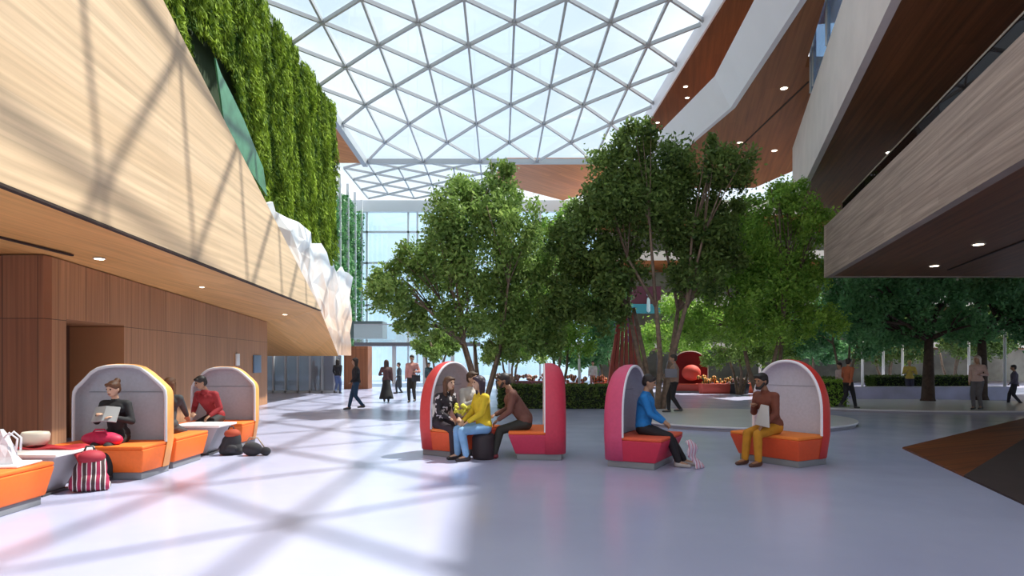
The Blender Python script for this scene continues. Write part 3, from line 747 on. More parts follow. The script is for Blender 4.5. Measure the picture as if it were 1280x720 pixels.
# T3
b3 = Vector(((955-CX)/FPX*23, 23, 0))
tree(b3, blobs_px(23, b3, [(965, 255, 24), (990, 275, 30), (950, 295, 38), (1000, 310, 36), (925, 330, 38), (965, 350, 44), (1010, 355, 34), (900, 370, 36), (940, 400, 40), (985, 405, 38), (880, 405, 28), (1020, 400, 26), (915, 290, 34), (900, 335, 30), (975, 245, 22), (1015, 285, 26), (935, 265, 26), (1020, 335, 26)]),
     48000, LEAF_B, 'bright green leafy tree between the tall dark tree and the lower balcony', stems=3, fork=.25, size=.14, seed=8)
# right trees
for i, (x, Y, spec, m, lab, bk) in enumerate([
    (1160, 24.5, [(1080, 365, 34), (1120, 360, 36), (1160, 358, 38), (1200, 370, 36), (1060, 400, 30), (1100, 408, 32), (1150, 405, 34), (1195, 408, 28), (1130, 385, 34)], LEAF_G, 'dark stemmed spreading tree behind the yellow hatted person', BARKD),
    (1226, 26.5, [(1215, 360, 30), (1255, 368, 34), (1290, 365, 34), (1235, 400, 30), (1275, 405, 32), (1310, 395, 30), (1200, 410, 22)], LEAF_G, 'spreading tree at the right edge behind the pink hooded person', BARKD),
    (1060, 30, [(1040, 350, 30), (1075, 345, 28), (1050, 385, 32), (1020, 420, 28), (1075, 425, 28)], LEAF_G, 'blue green tree behind the rust topped walker', BARK),
    (700, 29, [(690, 300, 28), (715, 275, 24), (700, 340, 34), (680, 370, 32), (715, 385, 34), (690, 420, 28), (725, 425, 24), (660, 430, 22), (740, 345, 30)], LEAF_B, 'middle distance tree seen between the two tall trees', BARK),
    (764, 36, [(750, 420, 24), (735, 445, 20), (775, 440, 16), (715, 450, 18), (760, 380, 26)], LEAF_G, 'low bushy tree beside the blue banner', BARK),
    (925, 31, [(905, 430, 26), (935, 440, 24), (960, 432, 26), (985, 445, 20), (890, 448, 16), (945, 400, 26)], LEAF_T, 'rounded tree behind the rightmost pod', BARK),
    (640, 36, [(620, 440, 18), (645, 430, 20), (668, 440, 18), (640, 400, 24), (610, 410, 22), (655, 370, 24)], LEAF_T, 'small bright tree far behind the gap of the middle pods', BARK),
    (1110, 36, [(1100, 435, 22), (1130, 430, 22), (1085, 440, 18), (1150, 440, 18), (1115, 410, 24)], LEAF_D, 'far dark tree beyond the round step', BARK),
    (1190, 38, [(1180, 430, 20), (1210, 428, 22), (1240, 432, 20), (1265, 425, 20), (1200, 405, 24), (1245, 400, 26)], LEAF_D, 'far dark tree left of the right edge tree', BARK),
    (1010, 38, [(1000, 430, 20), (1025, 440, 18), (1050, 438, 18), (1000, 400, 24), (1030, 405, 24)], LEAF_G, 'far tree between the bright green tree and the round step', BARK),
    (835, 40, [(820, 420, 24), (850, 415, 22), (870, 430, 20), (800, 440, 16), (845, 385, 22), (880, 400, 24)], LEAF_B, 'far tree behind the red arched booth', BARK),
    (545, 34, [(545, 440, 12), (530, 432, 12), (560, 432, 14), (552, 418, 14)], LEAF_T, 'small far tree under the glass footbridge', BARK)]):
    b = Vector(((x-CX)/FPX*Y, Y, 0))
    tree(b, blobs_px(Y, b, spec), 20000 if i < 4 else 11000, m, lab, stems=1 if bk is BARKD else 3, size=.17 if Y < 32 else .2, trunk_r=.24 if bk is BARKD else .1, bark=bk, seed=20+i)

# leafy box (hedge)
def hedge(x0, x1, y0, y1, z0, z1, label, n=3500, m=LEAF_D, size=.09):
    r = empty('hedge', ((x0+x1)/2, (y0+y1)/2, z0), 0, label, 'hedge')
    a, b, h = (x1-x0)/2, (y1-y0)/2, z1-z0
    bm = bmesh.new(); box(bm, -a+.04, a-.04, -b+.04, b-.04, 0, h-.04); obj('core', bm, mat('hedge_core', (.012, .022, .008), .9), r)
    u = RNG.uniform(-1, 1, (n, 3)); f = RNG.integers(0, 4, n)
    C = np.stack([u[:, 0]*a, u[:, 1]*b, (u[:, 2]*.5+.5)*h], 1)
    C[f == 0, 1] = -b; C[f == 1, 2] = h; C[f == 2, 0] = -a; C[f == 3, 0] = np.where(u[f == 3, 1] > 0, a, C[f == 3, 0])
    C += RNG.normal(0, .03, C.shape); C[:, 2] = np.maximum(C[:, 2], .03)
    leaf_cloud('foliage', C, np.zeros((n, 3)), size, m, r)
    return r
hedge(.0, 3.75, 21.7, 22.5, 0, .78, 'long clipped dark hedge between the edge on pod and the magenta pod', 7000)
hedge(10.7, 11.6, 21.3, 22.1, 0, .95, 'small green bush right of the rightmost pod', 2500, LEAF_B)
hedge(16.5, 21.5, 28.2, 28.9, .1, .95, 'low dark hedge behind the pale bench on the right', 5000)
hedge(12.3, 16.0, 29.6, 30.3, 0, .85, 'farther low hedge behind the yellow hatted person', 4000)

# ---------------------------------------------------------------- structure
bm = bmesh.new(); box(bm, -40, 45, -16, 75, -.2, 0); struct(obj('floor', bm, M_FLOOR), 'polished pale lavender floor')
# left wall block
def wx(Y): return -6.79-.083*Y
def wz(Y): return 3.4-.3*max(0, (Y-11))/13.2+.0
segs = [(11.0, 11.42), (13.46, 24.2)]
bm = bmesh.new()
for a, b in segs:
    prism(bm, [(wx(a), a), (wx(b), b), (wx(b)-1.2, b), (wx(a)-1.2, a)], 0, [wz(a), wz(b), wz(b), wz(a)])
prism(bm, [(wx(11.42), 11.42), (wx(13.46), 13.46), (wx(13.46)-1.2, 13.46), (wx(11.42)-1.2, 11.42)], 2.36, [wz(11.42), wz(13.46), wz(13.46), wz(11.42)])
struct(obj('wall_left', bm, W_WALL), 'oak panelled wall under the canopy')
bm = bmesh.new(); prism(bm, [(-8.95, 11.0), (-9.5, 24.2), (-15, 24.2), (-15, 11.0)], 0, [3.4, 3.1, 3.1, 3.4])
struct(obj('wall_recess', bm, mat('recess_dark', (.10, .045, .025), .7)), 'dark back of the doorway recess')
bm = bmesh.new(); box(bm, -15, wx(11.0)-.0, 10.80, 10.998, 0, 3.4)
struct(obj('wall_front', bm, W_WALLX), 'oak end wall at the left edge, shade painted into its colour')
# door frame lining, upper trim line
# canopy soffit (grid of quads, thick)
def fx(Y): return -5.05-.078*Y
ys = [-8, 2, 11, 18, 24.2, 24.9, 28.5, 31.8]
def oz(Y): return 3.6 if Y <= 24.9 else 3.6-(Y-24.9)/(31.8-24.9)*1.72
def iz(Y): return 3.42 if Y <= 11 else (3.42-.3*(Y-11)/13.2 if Y <= 24.2 else 3.12-(Y-24.2)/7.6*1.24)
def ox(Y): return fx(Y) if Y <= 24.9 else fx(24.9)+(-8.03-fx(24.9))*(Y-24.9)/6.9
bm = bmesh.new(); lo, hi = [], []
for Y in ys:
    lo.append([bm.verts.new(p) for p in ((ox(Y), Y, oz(Y)), (wx(Y), Y, iz(Y)), (-15.5, Y, iz(Y)))])
    hi.append([bm.verts.new(p) for p in ((ox(Y)-.05, Y, oz(Y)+.12), (wx(Y), Y, oz(Y)+.25), (-15.5, Y, oz(Y)+.25))])
for i in range(len(ys)-1):
    for k in (0, 1):
        bm.faces.new((lo[i][k], lo[i][k+1], lo[i+1][k+1], lo[i+1][k])); bm.faces.new((hi[i][k], hi[i+1][k], hi[i+1][k+1], hi[i][k+1]))
    bm.faces.new((lo[i][0], lo[i+1][0], hi[i+1][0], hi[i][0])); bm.faces.new((lo[i][2], hi[i][2], hi[i+1][2], lo[i+1][2]))
for r_, s_ in ((lo[0], hi[0]), (lo[-1], hi[-1])):
    for k in (0, 1): bm.faces.new((r_[k], r_[k+1], s_[k+1], s_[k]))
struct(obj('ceiling_canopy', bm, W_SOFFIT), 'honey coloured timber underside of the left canopy')
# fascia, sloping top line
bm = bmesh.new()
yy = [-8, 0, 6, 11.23, 15, 18.6, 22, 24.9]
def tz(Y): return 3.61+(24.9-Y)*.3165
A = [[bm.verts.new(p) for p in ((fx(Y)+.02, Y, 3.60), (fx(Y)+.02, Y, tz(Y)+.001), (fx(Y)-.28, Y, tz(Y)+.001), (fx(Y)-.28, Y, 3.85))] for Y in yy]
for a, b in zip(A, A[1:]):
    for k in range(4): bm.faces.new((a[k], b[k], b[(k+1) % 4], a[(k+1) % 4]))
bm.faces.new(A[0]); bm.faces.new(A[-1][::-1])
struct(obj('trim_1', bm, W_FASCIA), 'tall pale oak parapet with sloping top, sunlit')
bm = bmesh.new()
for a, b in zip(yy, yy[1:]): beam(bm, (fx(a)-.01, a, 3.585), (fx(b)-.01, b, 3.585), .09, .035)
struct(obj('trim_2', bm, mat('shadow_gap', (.03, .015, .01), .8)), 'dark shadow gap along the canopy edge')
bm = bmesh.new(); beam(bm, (-7.35, 4, 3.425), (-7.35, 11.0, 3.425), .05, .03); struct(obj('trim_3', bm, mat('shadow_gap', (0, 0, 0))))

# living wall
GX = -9.55
bm = bmesh.new(); box(bm, GX-.5, GX, 4, 36.0, 7.6, 15.5); struct(obj('wall_green_backing', bm, mat('moss_backing', (.02, .04, .012), .95)), 'dark backing of the living wall')
n = 70000
Yv = RNG.uniform(13, 36.0, n); Zv = 6.7+RNG.uniform(0, 1, n)**.9*8.9
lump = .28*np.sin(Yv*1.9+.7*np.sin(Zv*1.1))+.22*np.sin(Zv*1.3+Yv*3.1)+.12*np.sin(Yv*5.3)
hang = 7.25+.55*np.sin(Yv*2.3)+.35*np.sin(Yv*6.1+1)
keep = (Zv > hang) & ~((np.abs(Yv-20.8-(11.2-Zv)*.5) < 1.6) & (Zv < 11.6) & (Zv > 8.3) & (Yv < 23))
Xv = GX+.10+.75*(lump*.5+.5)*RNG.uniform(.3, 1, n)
C = np.stack([Xv, Yv, Zv], 1)[keep]
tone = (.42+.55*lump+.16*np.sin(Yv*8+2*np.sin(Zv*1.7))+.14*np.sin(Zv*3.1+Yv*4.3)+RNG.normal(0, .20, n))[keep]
o = leaf_cloud('living_wall', C, np.tile(np.array([.35, 0, -1.1]), (len(C), 1)), .30, LEAF_W, None, tone, ratio=.22, spread=.45)
tag(o, 'hanging green plants covering the upper left wall', 'living wall', kind='stuff')
# glazed green panel
bm = bmesh.new(); pts = [P(246, 72, 19.8), P(262, 92, 20.2), P(280, 118, 21), P(295, 150, 22), P(308, 185, 23), P(318, 210, 23.8), P(322, 245, 24.2), P(300, 215, 22.6), P(262, 150, 20.4)]
vs = [bm.verts.new((GX+.75, p.y, p.z)) for p in pts]; f = bm.faces.new(vs)
bm.faces.ensure_lookup_table(); r_ = bmesh.ops.extrude_face_region(bm, geom=[f])
for v in r_['geom']:
    if isinstance(v, bmesh.types.BMVert): v.co.x -= .05
struct(obj('trim_4', bm, G_GREEN), 'smooth green glazed panel showing below the plants')
# crystalline white screen
def screen_mat():
    m, nt, b = new_mat('faceted_screen')
    tc = nt.nodes.new('ShaderNodeTexCoord'); sp = nt.nodes.new('ShaderNodeSeparateXYZ'); lk(nt, tc.outputs['Object'], sp.inputs[0])
    n = nt.nodes.new('ShaderNodeTexNoise'); n.inputs['Scale'].default_value = .9; lk(nt, tc.outputs['Object'], n.inputs['Vector'])
    a = nt.nodes.new('ShaderNodeMath'); a.operation = 'MULTIPLY_ADD'; lk(nt, n.outputs['Fac'], a.inputs[0]); a.inputs[1].default_value = 4.; lk(nt, sp.outputs[2], a.inputs[2])
    r = nt.nodes.new('ShaderNodeMapRange'); lk(nt, a.outputs[0], r.inputs[0]); r.inputs[1].default_value = 5.6; r.inputs[2].default_value = 8.6
    cr = nt.nodes.new('ShaderNodeValToRGB'); cr.color_ramp.elements[0].color = (.72, .50, .36, 1); cr.color_ramp.elements[1].color = (.80, .82, .84, 1)
    lk(nt, r.outputs[0], cr.inputs[0]); lk(nt, cr.outputs[0], b.inputs['Base Color']); b.inputs['Roughness'].default_value = .3
    return m
bm = bmesh.new(); rnd = random.Random(4)
ny, nz = 16, 7; g = []
for i in range(ny+1):
    Y = 23+14.0*i/ny; zt = 7.5 - .09*(Y-23) + rnd.uniform(-.35, .35); zb = 1.95 if Y > 32.2 else oz(Y)+.22
    g.append([bm.verts.new((-8.45-.02*(Y-25)+rnd.uniform(-.09, .09) - (.0 if Y > 25 else .3), Y+rnd.uniform(-.3, .3), zb+(zt-zb)*k/nz)) for k in range(nz+1)])
for a, b in zip(g, g[1:]):
    for k in range(nz):
        if rnd.random() < .5: bm.faces.new((a[k], b[k], b[k+1])); bm.faces.new((a[k], b[k+1], a[k+1]))
        else: bm.faces.new((a[k], b[k], a[k+1])); bm.faces.new((b[k], b[k+1], a[k+1]))
o = obj('trim_5', bm, screen_mat()); sm = o.modifiers.new('s', 'SOLIDIFY'); sm.thickness = .1; sm.offset = -1
struct(o, 'jagged white and beige faceted screen under the living wall')
# posts / glass wall at far end of the canopy
bm = bmesh.new(); box(bm, -15, -8.1, 32.6, 32.7, 0, 1.9); struct(obj('window_1', bm, glassmat('grey_glass', (.5, .54, .57), .2, body=.45, bodycol=(.42, .44, .48))), 'grey glass wall under the canopy end')
fr = bm = bmesh.new()
for x in np.arange(-14.6, -8, .62): box(bm, x-.04, x+.04, 32.4, 32.58, 0, 2.0)
box(bm, -15, -8.1, 32.4, 32.58, 0, .12)
struct(obj('trim_6', bm, M_STEEL), 'mullions of the grey glass wall')
bm = bmesh.new(); box(bm, -9.1, -7.7, 37.3, 38.5, 0, 2.5)
struct(obj('wall_portal', bm, W_WALLX), 'wooden portal block behind the canopy tip')

# roof lattice
rows = [26.4, 28.3, 30.4, 32.6, 34.9, 37.7, 40.9, 44.8]
r0 = 26.4; pre = []
while r0 > -14: r0 -= 1.75; pre.append(r0)
rows = pre[::-1]+rows; par = len(pre) % 2
RZ = 15.6
def colx(j): return -9.3+1.978*j
def lattice(bm, rows, par, j0, j1, z, w=.095, h=.16, joint=True):
    nd = lambda j, i: Vector((colx(j), rows[i], z))
    for i in range(len(rows)):
        for j in range(j0, j1+1):
            if (i+j+par) % 2 == 1:
                if i+2 < len(rows): beam(bm, nd(j, i), nd(j, i+2), w, h)
                for dj in (-1, 1):
                    if i+1 < len(rows) and j0 <= j+dj <= j1: beam(bm, nd(j, i), nd(j+dj, i+1), w, h)
                if joint: lathe(bm, [(.13, z-.10), (.13, z+.08)], 8, (colx(j), rows[i]))
bm = bmesh.new(); box(bm, -9.4, 8.6, rows[0], 44.8, RZ+.10, RZ+.12)
roof = struct(obj('ceiling', bm, G_ROOF), 'glass roof'); roof['label'] = 'clear glazing of the atrium roof'
bm = bmesh.new(); lattice(bm, rows, par, 0, 9, RZ)
obj('mullion_grid', bm, M_STEEL, roof)
bm = bmesh.new()
beam(bm, (-9.42, rows[0], RZ-.12), (-9.42, 44.8, RZ-.12), .34, .5)
beam(bm, (-9.4, 44.8, RZ), (8.5, 44.8, RZ), .2, .35)
obj('edge_beam', bm, mat('edge_grey', (.42, .45, .47), .4), roof)
# far roof section
rows2 = [44.8+1.45*k for k in range(8)]
bm = bmesh.new(); box(bm, -11.6, .5, 45.0, 55.2, RZ+.10, RZ+.12); rf2 = struct(obj('ceiling_far', bm, G_ROOF))
bm = bmesh.new(); lattice(bm, rows2, 1, -1, 5, RZ, .10, .14, False); obj('mullion_grid', bm, M_STEEL, rf2)
# solid roof sides
bm = bmesh.new(); prism(bm, [(-26, rows[0]), (-9.45, rows[0]), (-9.45, 37.5), (-9.45, 44.8), (-12.3, 44.8), (-26, 44.8)], RZ-.1, RZ+.3)
struct(obj('ceiling_left', bm, W_BACK), 'cedar soffit beside the left roof edge')
bm = bmesh.new(); prism(bm, [(8.5, rows[0]), (30, rows[0]), (30, 22), (12.5, 26), (12.5, 38.0), (8.5, 38.0)], 15.25, 15.9)
struct(obj('ceiling_right', bm, W_DEEP), 'cedar soffit under the right roof edge')
bm = bmesh.new(); prism(bm, [(8.42, rows[0]), (8.50, rows[0]), (8.50, 38.2), (8.42, 38.2)], 15.22, 15.75, top_pts=[(8.27, rows[0]), (8.45, rows[0]), (8.45, 38.2), (8.27, 38.2)])
struct(obj('trim_7', bm, M_WHITE), 'white band along the right roof edge')
# back wedge
bm = bmesh.new(); prism(bm, [(.5, 44.9), (7.6, 44.9), (9.5, 50), (5.4, 55), (1.7, 51.5), (-.4, 49)], 15.45, 15.9)
struct(obj('ceiling_wedge', bm, W_BACK), 'angular cedar soffit beyond the glass roof')

# right slabs ---------------------------------------------------
def balcony(idx, edge, z0, z1, rest, soffit, face, slab_t=.35, lean=0., par_t=.18, lab=''):
    """edge: fascia line near->far (x,y); rest: rest of the slab outline"""
    bm = bmesh.new()
    prism(bm, [(x+.03, y) for x, y in edge]+rest, z0, z0+slab_t)
    struct(obj('ceiling_%d' % idx, bm, soffit), 'dark timber underside of the %s balcony' % lab)
    bm = bmesh.new()
    for (a, b) in zip(edge, edge[1:]):
        prism(bm, [(a[0], a[1]), (b[0], b[1]), (b[0]+par_t, b[1]), (a[0]+par_t, a[1])], z0-.03, z1,
              top_pts=[(a[0]-lean, a[1]), (b[0]-lean, b[1]), (b[0]-lean+par_t, b[1]), (a[0]-lean+par_t, a[1])])
    return bm
eA = [(6.8, -8), (6.8, 8.3), (10.2, 20)]
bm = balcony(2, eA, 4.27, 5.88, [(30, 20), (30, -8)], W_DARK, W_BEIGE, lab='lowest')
prism(bm, [(10.2, 20), (30, 20), (30, 20.15), (10.2, 20.15)], 4.24, 5.88)
struct(obj('trim_8', bm, W_BEIGE), 'bleached board parapet of the lowest balcony')
bm = bmesh.new()
for a, b in ((eA[0], eA[1]), (eA[1], (10.15, 19.6))):
    beam(bm, (a[0]+.35, a[1], 6.16), (b[0]+.35, b[1], 6.16), .02, .62)
g_ = struct(obj('window_2', bm, G_DARK), 'dark glass balustrade above the lowest parapet')
bm = bmesh.new()
for a, b in ((eA[0], eA[1]), (eA[1], (10.15, 19.6))): beam(bm, (a[0]+.35, a[1], 6.48), (b[0]+.35, b[1], 6.48), .05, .04)
obj('handrail', bm, mat('rail_bronze', (.30, .22, .16), .4, .5), g_)
eB = [(6.9, -8), (6.9, 11.3), (12.2, 26.7)]
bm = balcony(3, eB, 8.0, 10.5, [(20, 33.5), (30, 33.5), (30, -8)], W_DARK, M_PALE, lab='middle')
struct(obj('trim_9', bm, M_PALE), 'pale plain parapet of the middle balcony')
eC = [(8.2, -8), (8.2, 17.5), (8.97, 24.9), (8.4, 30.4), (8.1, 36.5)]
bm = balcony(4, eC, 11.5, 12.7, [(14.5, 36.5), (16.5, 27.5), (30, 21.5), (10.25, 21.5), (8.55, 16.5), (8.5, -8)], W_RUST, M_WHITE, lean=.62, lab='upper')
struct(obj('trim_10', bm, M_WHITE), 'white leaning parapet of the upper balcony')
# glass above B
bm = bmesh.new(); beam(bm, (10.32, 21.2, 12.75), (7.2, 12.1, 12.75), .04, 4.5); w3 = struct(obj('window_3', bm, G_BLUE), 'blue glazing standing on the middle balcony')
bm = bmesh.new()
for t in (0, .06, .35, .7, 1): 
    q = Vector((10.32, 21.2, 0)).lerp(Vector((7.2, 12.1, 0)), t); box(bm, q.x-.05, q.x+.05, q.y-.05, q.y+.05, 10.5, 15)
obj('window_frame', bm, M_STEEL, w3)
bm = bmesh.new()
for a, b in ((P(1185, 337, 18.6), P(1290, 296, 13.7)),): beam(bm, (a.x, a.y, 4.262), (b.x, b.y, 4.262), .05, .03)
beam(bm, (10.9, 22.6, 11.49), (11.1, 30.8, 11.49), .06, .03)
struct(obj('trim_11', bm, mat('shadow_gap', (0, 0, 0))), 'dark joints in the timber soffits')
# unseen right side wall, glazed to bring light onto trees and balconies
bm = bmesh.new(); box(bm, 34, 34.05, -8, 40, 0, 15); wr_ = struct(obj('window_5', bm, G_CLEAR), 'unseen side facade, glazed to let light in under the balconies')
bm = bmesh.new()
for y in range(-8, 41, 3): box(bm, 33.85, 33.98, y-.06, y+.06, 0, 15)
for z in (0.1, 3.4, 6.8, 10.4): box(bm, 33.85, 33.98, -8, 40, z-.08, z+.08)
obj('window_frame', bm, M_STEEL, wr_)

# far facade
bm = bmesh.new(); box(bm, -26, 12, 56.0, 56.05, 0, 15.7); far = struct(obj('window_4', bm, glassmat('sky_glass', (.80, .93, 1.), .08)), 'far glazed facade')
bm = bmesh.new()
for x in (-14, -11.6, -8, -7.2, -5, -2.2, .8, 3.5, 7, 10.5): box(bm, x-.08, x+.08, 55.75, 55.98, 0, 15)
for z in (3, 6.5, 10.2, 12.9): box(bm, -26, 12, 55.75, 55.98, z-.08, z+.08)
box(bm, -26, 12, 55.5, 55.98, 14.6, 15.6)
obj('window_frame', bm, mat('frame_pale', (.62, .66, .68), .5), far)
# left far: glazed corner and planted side
bm = bmesh.new(); box(bm, -12.35, -11.8, 44.9, 45.5, 0, 15.5); struct(obj('trim_12', bm, mat('blue_steel', (.45, .52, .66), .35)), 'tall blue grey column at the end of the living wall')
bm = bmesh.new(); box(bm, -12.9, -12.62, 45.6, 56, 2.8, 13.6); struct(obj('wall_far_left', bm, mat('far_wall_green', (.14, .20, .15), .8)))
n = 9000; Yv = RNG.uniform(45.7, 56, n); Zv = RNG.uniform(2.8, 14.5, n)
C = np.stack([-12.35+RNG.uniform(0, .5, n), Yv, Zv], 1)
ok = (np.sin(Zv*1.4+Yv)+np.sin(Yv*2.2)) > -.9
tag(leaf_cloud('climbing_plants', C[ok], np.tile(np.array([.3, 0, -.6]), (ok.sum(), 1)), .34, LEAF_G, None), 'climbing plants on the far left wall beyond the blue grey column', 'climbing plants', kind='stuff')
bm = bmesh.new()
for y in (47.5, 50, 52.5, 55): box(bm, -12.0, -11.8, y-.06, y+.06, 0, 15.5)
struct(obj('trim_13', bm, mat('frame_pale', (0, 0, 0))), 'pale fins in front of the climbing plants')
# footbridge
br = empty('footbridge', (-6, 46, 0), 0, 'glass sided footbridge far behind the left walkers', 'bridge')
bm = bmesh.new(); box(bm, -4.3, 4.6, -.9, .9, 2.72, 2.95); obj('deck', bm, mat('bridge_dark', (.12, .12, .13), .5), br)
bm = bmesh.new(); box(bm, -4.3, 4.6, -.9, -.86, 2.95, 4.2); obj('balustrade', bm, G_CLEAR, br)
bm = bmesh.new(); box(bm, -4.3, 4.6, -.92, -.84, 4.2, 4.26); obj('handrail', bm, M_STEEL, br)
for x in (-3.6, -1.6, .6, 2.6, 4.2):
    bm = bmesh.new(); box(bm, x-.12, x+.12, -.2, .1, 0, 2.72); obj('column', bm, mat('col_white', (.72, .70, .68), .5), br)
# dark stair block behind bridge
bm = bmesh.new(); prism(bm, [(-11.5, 49), (-9, 49), (-9, 51), (-11.5, 51)], 3.4, 4.7); struct(obj('wall_stair', bm, mat('stair_dark', (.16, .20, .20), .6)))
# terraces behind right
for i, (z, x0, t) in enumerate(((12.3, 6.0, .7), (9.0, 4.4, .7), (5.6, 6.5, .8), (2.6, 5.0, .4))):
    bm = bmesh.new(); prism(bm, [(x0, 47), (45, 46), (45, 53), (x0-2.4, 53)], z, z+t, 1, 0, 0)
    struct(obj('trim_%d' % (14+i), bm, [mat('terrace_cream', (.66, .58, .50), .6), W_BACK]), 'cream edged far terrace %s' % ('top', 'upper', 'lower', 'ground')[i])
bm = bmesh.new(); box(bm, 8, 45, 53, 53.3, 0, 15); struct(obj('wall_back', bm, mat('back_wall', (.30, .32, .28), .7, var=.35, vs=.8)))
# banners on the terraces
def panel(name, x0, y0, x1, y1, Y, m, label, cat, extra=None):
    a, b = P(x0, y1, Y), P(x1, y0, Y)
    r = empty(name, ((a.x+b.x)/2, Y, a.z), 0, label, cat); w = (b.x-a.x)/2; h = b.z-a.z
    bm = bmesh.new(); box(bm, -w, w, -.04, .04, 0, h); obj('panel', bm, m, r)
    for s in (-1, 1):
        bm = bmesh.new(); tube(bm, [(s*w*.8, .08, -a.z), (s*w*.8, .08, h)], .06, 8); obj('post', bm, M_STEELD, r, True)
    if extra: extra(r, w, h)
    return r
def fig(r, w, h):
    bm = bmesh.new(); capsule(bm, (w*.15, -.05, h*.1), (w*.15, -.05, h*.55), .14, .1, 1); sphere(bm, (w*.15, -.05, h*.7), .13)
    obj('printed_figure', bm, mat('fig_white', (.6, .75, .8), .6), r, True)
    bm = bmesh.new(); box(bm, -w, w, -.07, -.04, 0, h*.35); obj('printed_band', bm, mat('band_teal', (.05, .28, .36), .6), r)
panel('billboard', 789, 358, 826, 392, 44, mat('maroon', (.10, .02, .04), .6), 'maroon billboard with teal band high behind the stems of the tallest tree', 'billboard', fig)
panel('banner', 745, 398, 792, 434, 43, mat('deep_blue', (.03, .025, .16), .6), 'dark blue banner left of the maroon billboard', 'banner')
# red fin sculpture at the tree base
r = empty('fin_sculpture', (4.75, 24.0, 0), 0, 'cluster of tall red fins behind the stems of the tallest tree', 'sculpture')
rnd = random.Random(2)
for i in range(7):
    bm = bmesh.new(); x = -.75+.24*i; h = 2.6+1.2*math.sin(PI*(i+.5)/7)+rnd.uniform(-.2, .2)
    prism(bm, [(x-.09, -.16), (x+.09, -.16), (x+.09, .16), (x-.09, .16)], 0, h, top_pts=[(x*.45-.03, -.05), (x*.45+.03, -.05), (x*.45+.03, .05), (x*.45-.03, .05)])
    obj('fin', bm, mat('fin_red', (.36, .06, .04), .6, var=.2, vs=3), r)
# red arched booth
make_pod((9.85, 33.2, 0), rz_of(262), 'distant dark red arched booth with pale rim under the trees', (.30, .02, .02), (.55, .50, .42), (.26, .012, .015), (.35, .05, .03), (.55, .08, .04), 'g', W=1.85, H=2.15, k=.6)
bm = bmesh.new(); sphere(bm, (0, 0, .42), 1, 3, (.48, .40, .42)); o = obj('round_pouffe', bm, mat('pouffe_red', (.55, .05, .03), .7), None, True); o.location = (9.85, 32.95, .60)
tag(o, 'red ball shaped cushion sitting inside the distant arched booth', 'cushion')

# planters with flowers in the distance
def flower_planter(loc, w, label, c1, c2, seed):
    r = empty('planter', loc, 0, label, 'planter')
    bm = bmesh.new(); prism(bm, [(-w*.9, -.25), (w*.9, -.25), (w*.9, .25), (-w*.9, .25)], 0, .5, top_pts=[(-w, -.3), (w, -.3), (w, .3), (-w, .3)])
    obj('trough', bm, mat('trough_'+str(seed), c1, .6), r, bevel=.02)
    rnd = random.Random(seed); bm = bmesh.new()
    for i in range(int(26*w)+8): sphere(bm, (rnd.uniform(-w, w), rnd.uniform(-.25, .25), .55+rnd.uniform(-.03, .28)), rnd.uniform(.07, .14), 1)
    fl = obj('flowers', bm, stripes('fl_%d' % seed, [c2, (.5, .06, .04), (.05, .10, .03)], 3.), r)
    return r
for i, (x, y, w, c1, c2, lab) in enumerate([
    (893, 492, .75, (.50, .07, .05), (.80, .42, .08), 'red planter of orange flowers right of the arched booth'),
    (922, 492, .5, (.05, .05, .06), (.45, .40, .42), 'dark planter of greyish blooms left of the rightmost pod'),
    (943, 491, .4, (.66, .10, .03), (.75, .55, .18), 'orange red planter touching the outline of the rightmost pod'),
    (720, 490, .5, (.55, .10, .06), (.70, .32, .22), 'salmon planter just right of the edge on pod, behind the hedge'),
    (758, 490, .65, (.58, .08, .04), (.70, .20, .12), 'red planter left of the magenta pod, behind the hedge'),
    (660, 487, .9, (.16, .05, .06), (.40, .28, .28), 'long maroon planter in the gap of the middle pods'),
    (632, 486, .6, (.06, .05, .06), (.35, .33, .35), 'dark planter behind the crowded pod')]):
    p = F(x, y); flower_planter(p, w, lab, c1, c2, 60+i)
# pale counter in the gap and pale bench on the right
def rbench(x0, x1, Y, d, h, label, m, curve=0.):
    r = empty('stone_bench', ((x0+x1)/2, Y, 0), 0, label, 'bench'); w = (x1-x0)/2
    for nm, z0, z1, inset in (('base', 0, h-.1, .06), ('slab', h-.1, h, 0)):
        bm = bmesh.new(); n = 16; ring = []
        pts = [(-w+inset+(2*w-2*inset)*i/n, inset+curve*(1-math.cos((i/n-.5)*PI))) for i in range(n+1)]
        prism(bm, pts+[(x, y+d-2*inset) for x, y in pts[::-1]], z0, z1)
        obj(nm, bm, m, r)
    return r
rbench(.0, 2.2, 26.5, .8, .5, 'white bench behind the hedge in the gap of the middle pods', M_WHITE)
rbench(12.9, 21.5, 26.3, .9, .55, 'long pale curved bench behind the big trunk on the right', mat('bench_reflect_tint', (.50, .50, .72), .3, var=.18, vs=1.2), .5)  # white bench with its blue reflections painted in as a mottled tint
rbench(10.6, 12.6, 25.6, .8, .5, 'short white bench left of the rust topped walker', M_WHITE, .3)
# round steps
def round_step(c, r, h, label, sy=1.):
    e = empty('round_step', (c[0], c[1], 0), 0, label, 'step')
    bm = bmesh.new(); lathe(bm, [(r-.05, 0), (r-.05, h-.045)], 96, sy=sy); obj('riser', bm, mat('step_riser', (.30, .30, .36), .5), e)
    bm = bmesh.new(); lathe(bm, [(r, h-.045), (r+.01, h-.02), (r, h)], 96, sy=sy); obj('tread', bm, mat('step_pale', (.66, .66, .70), .25, var=.03, vs=1.), e, False)
    return e
round_step((6.25, 17.3), 3.0, .12, 'low round pale step behind the magenta and rightmost pods')
round_step((15.0, 22.6), 5.4, .10, 'wide low round step under the right hand trees', .58)
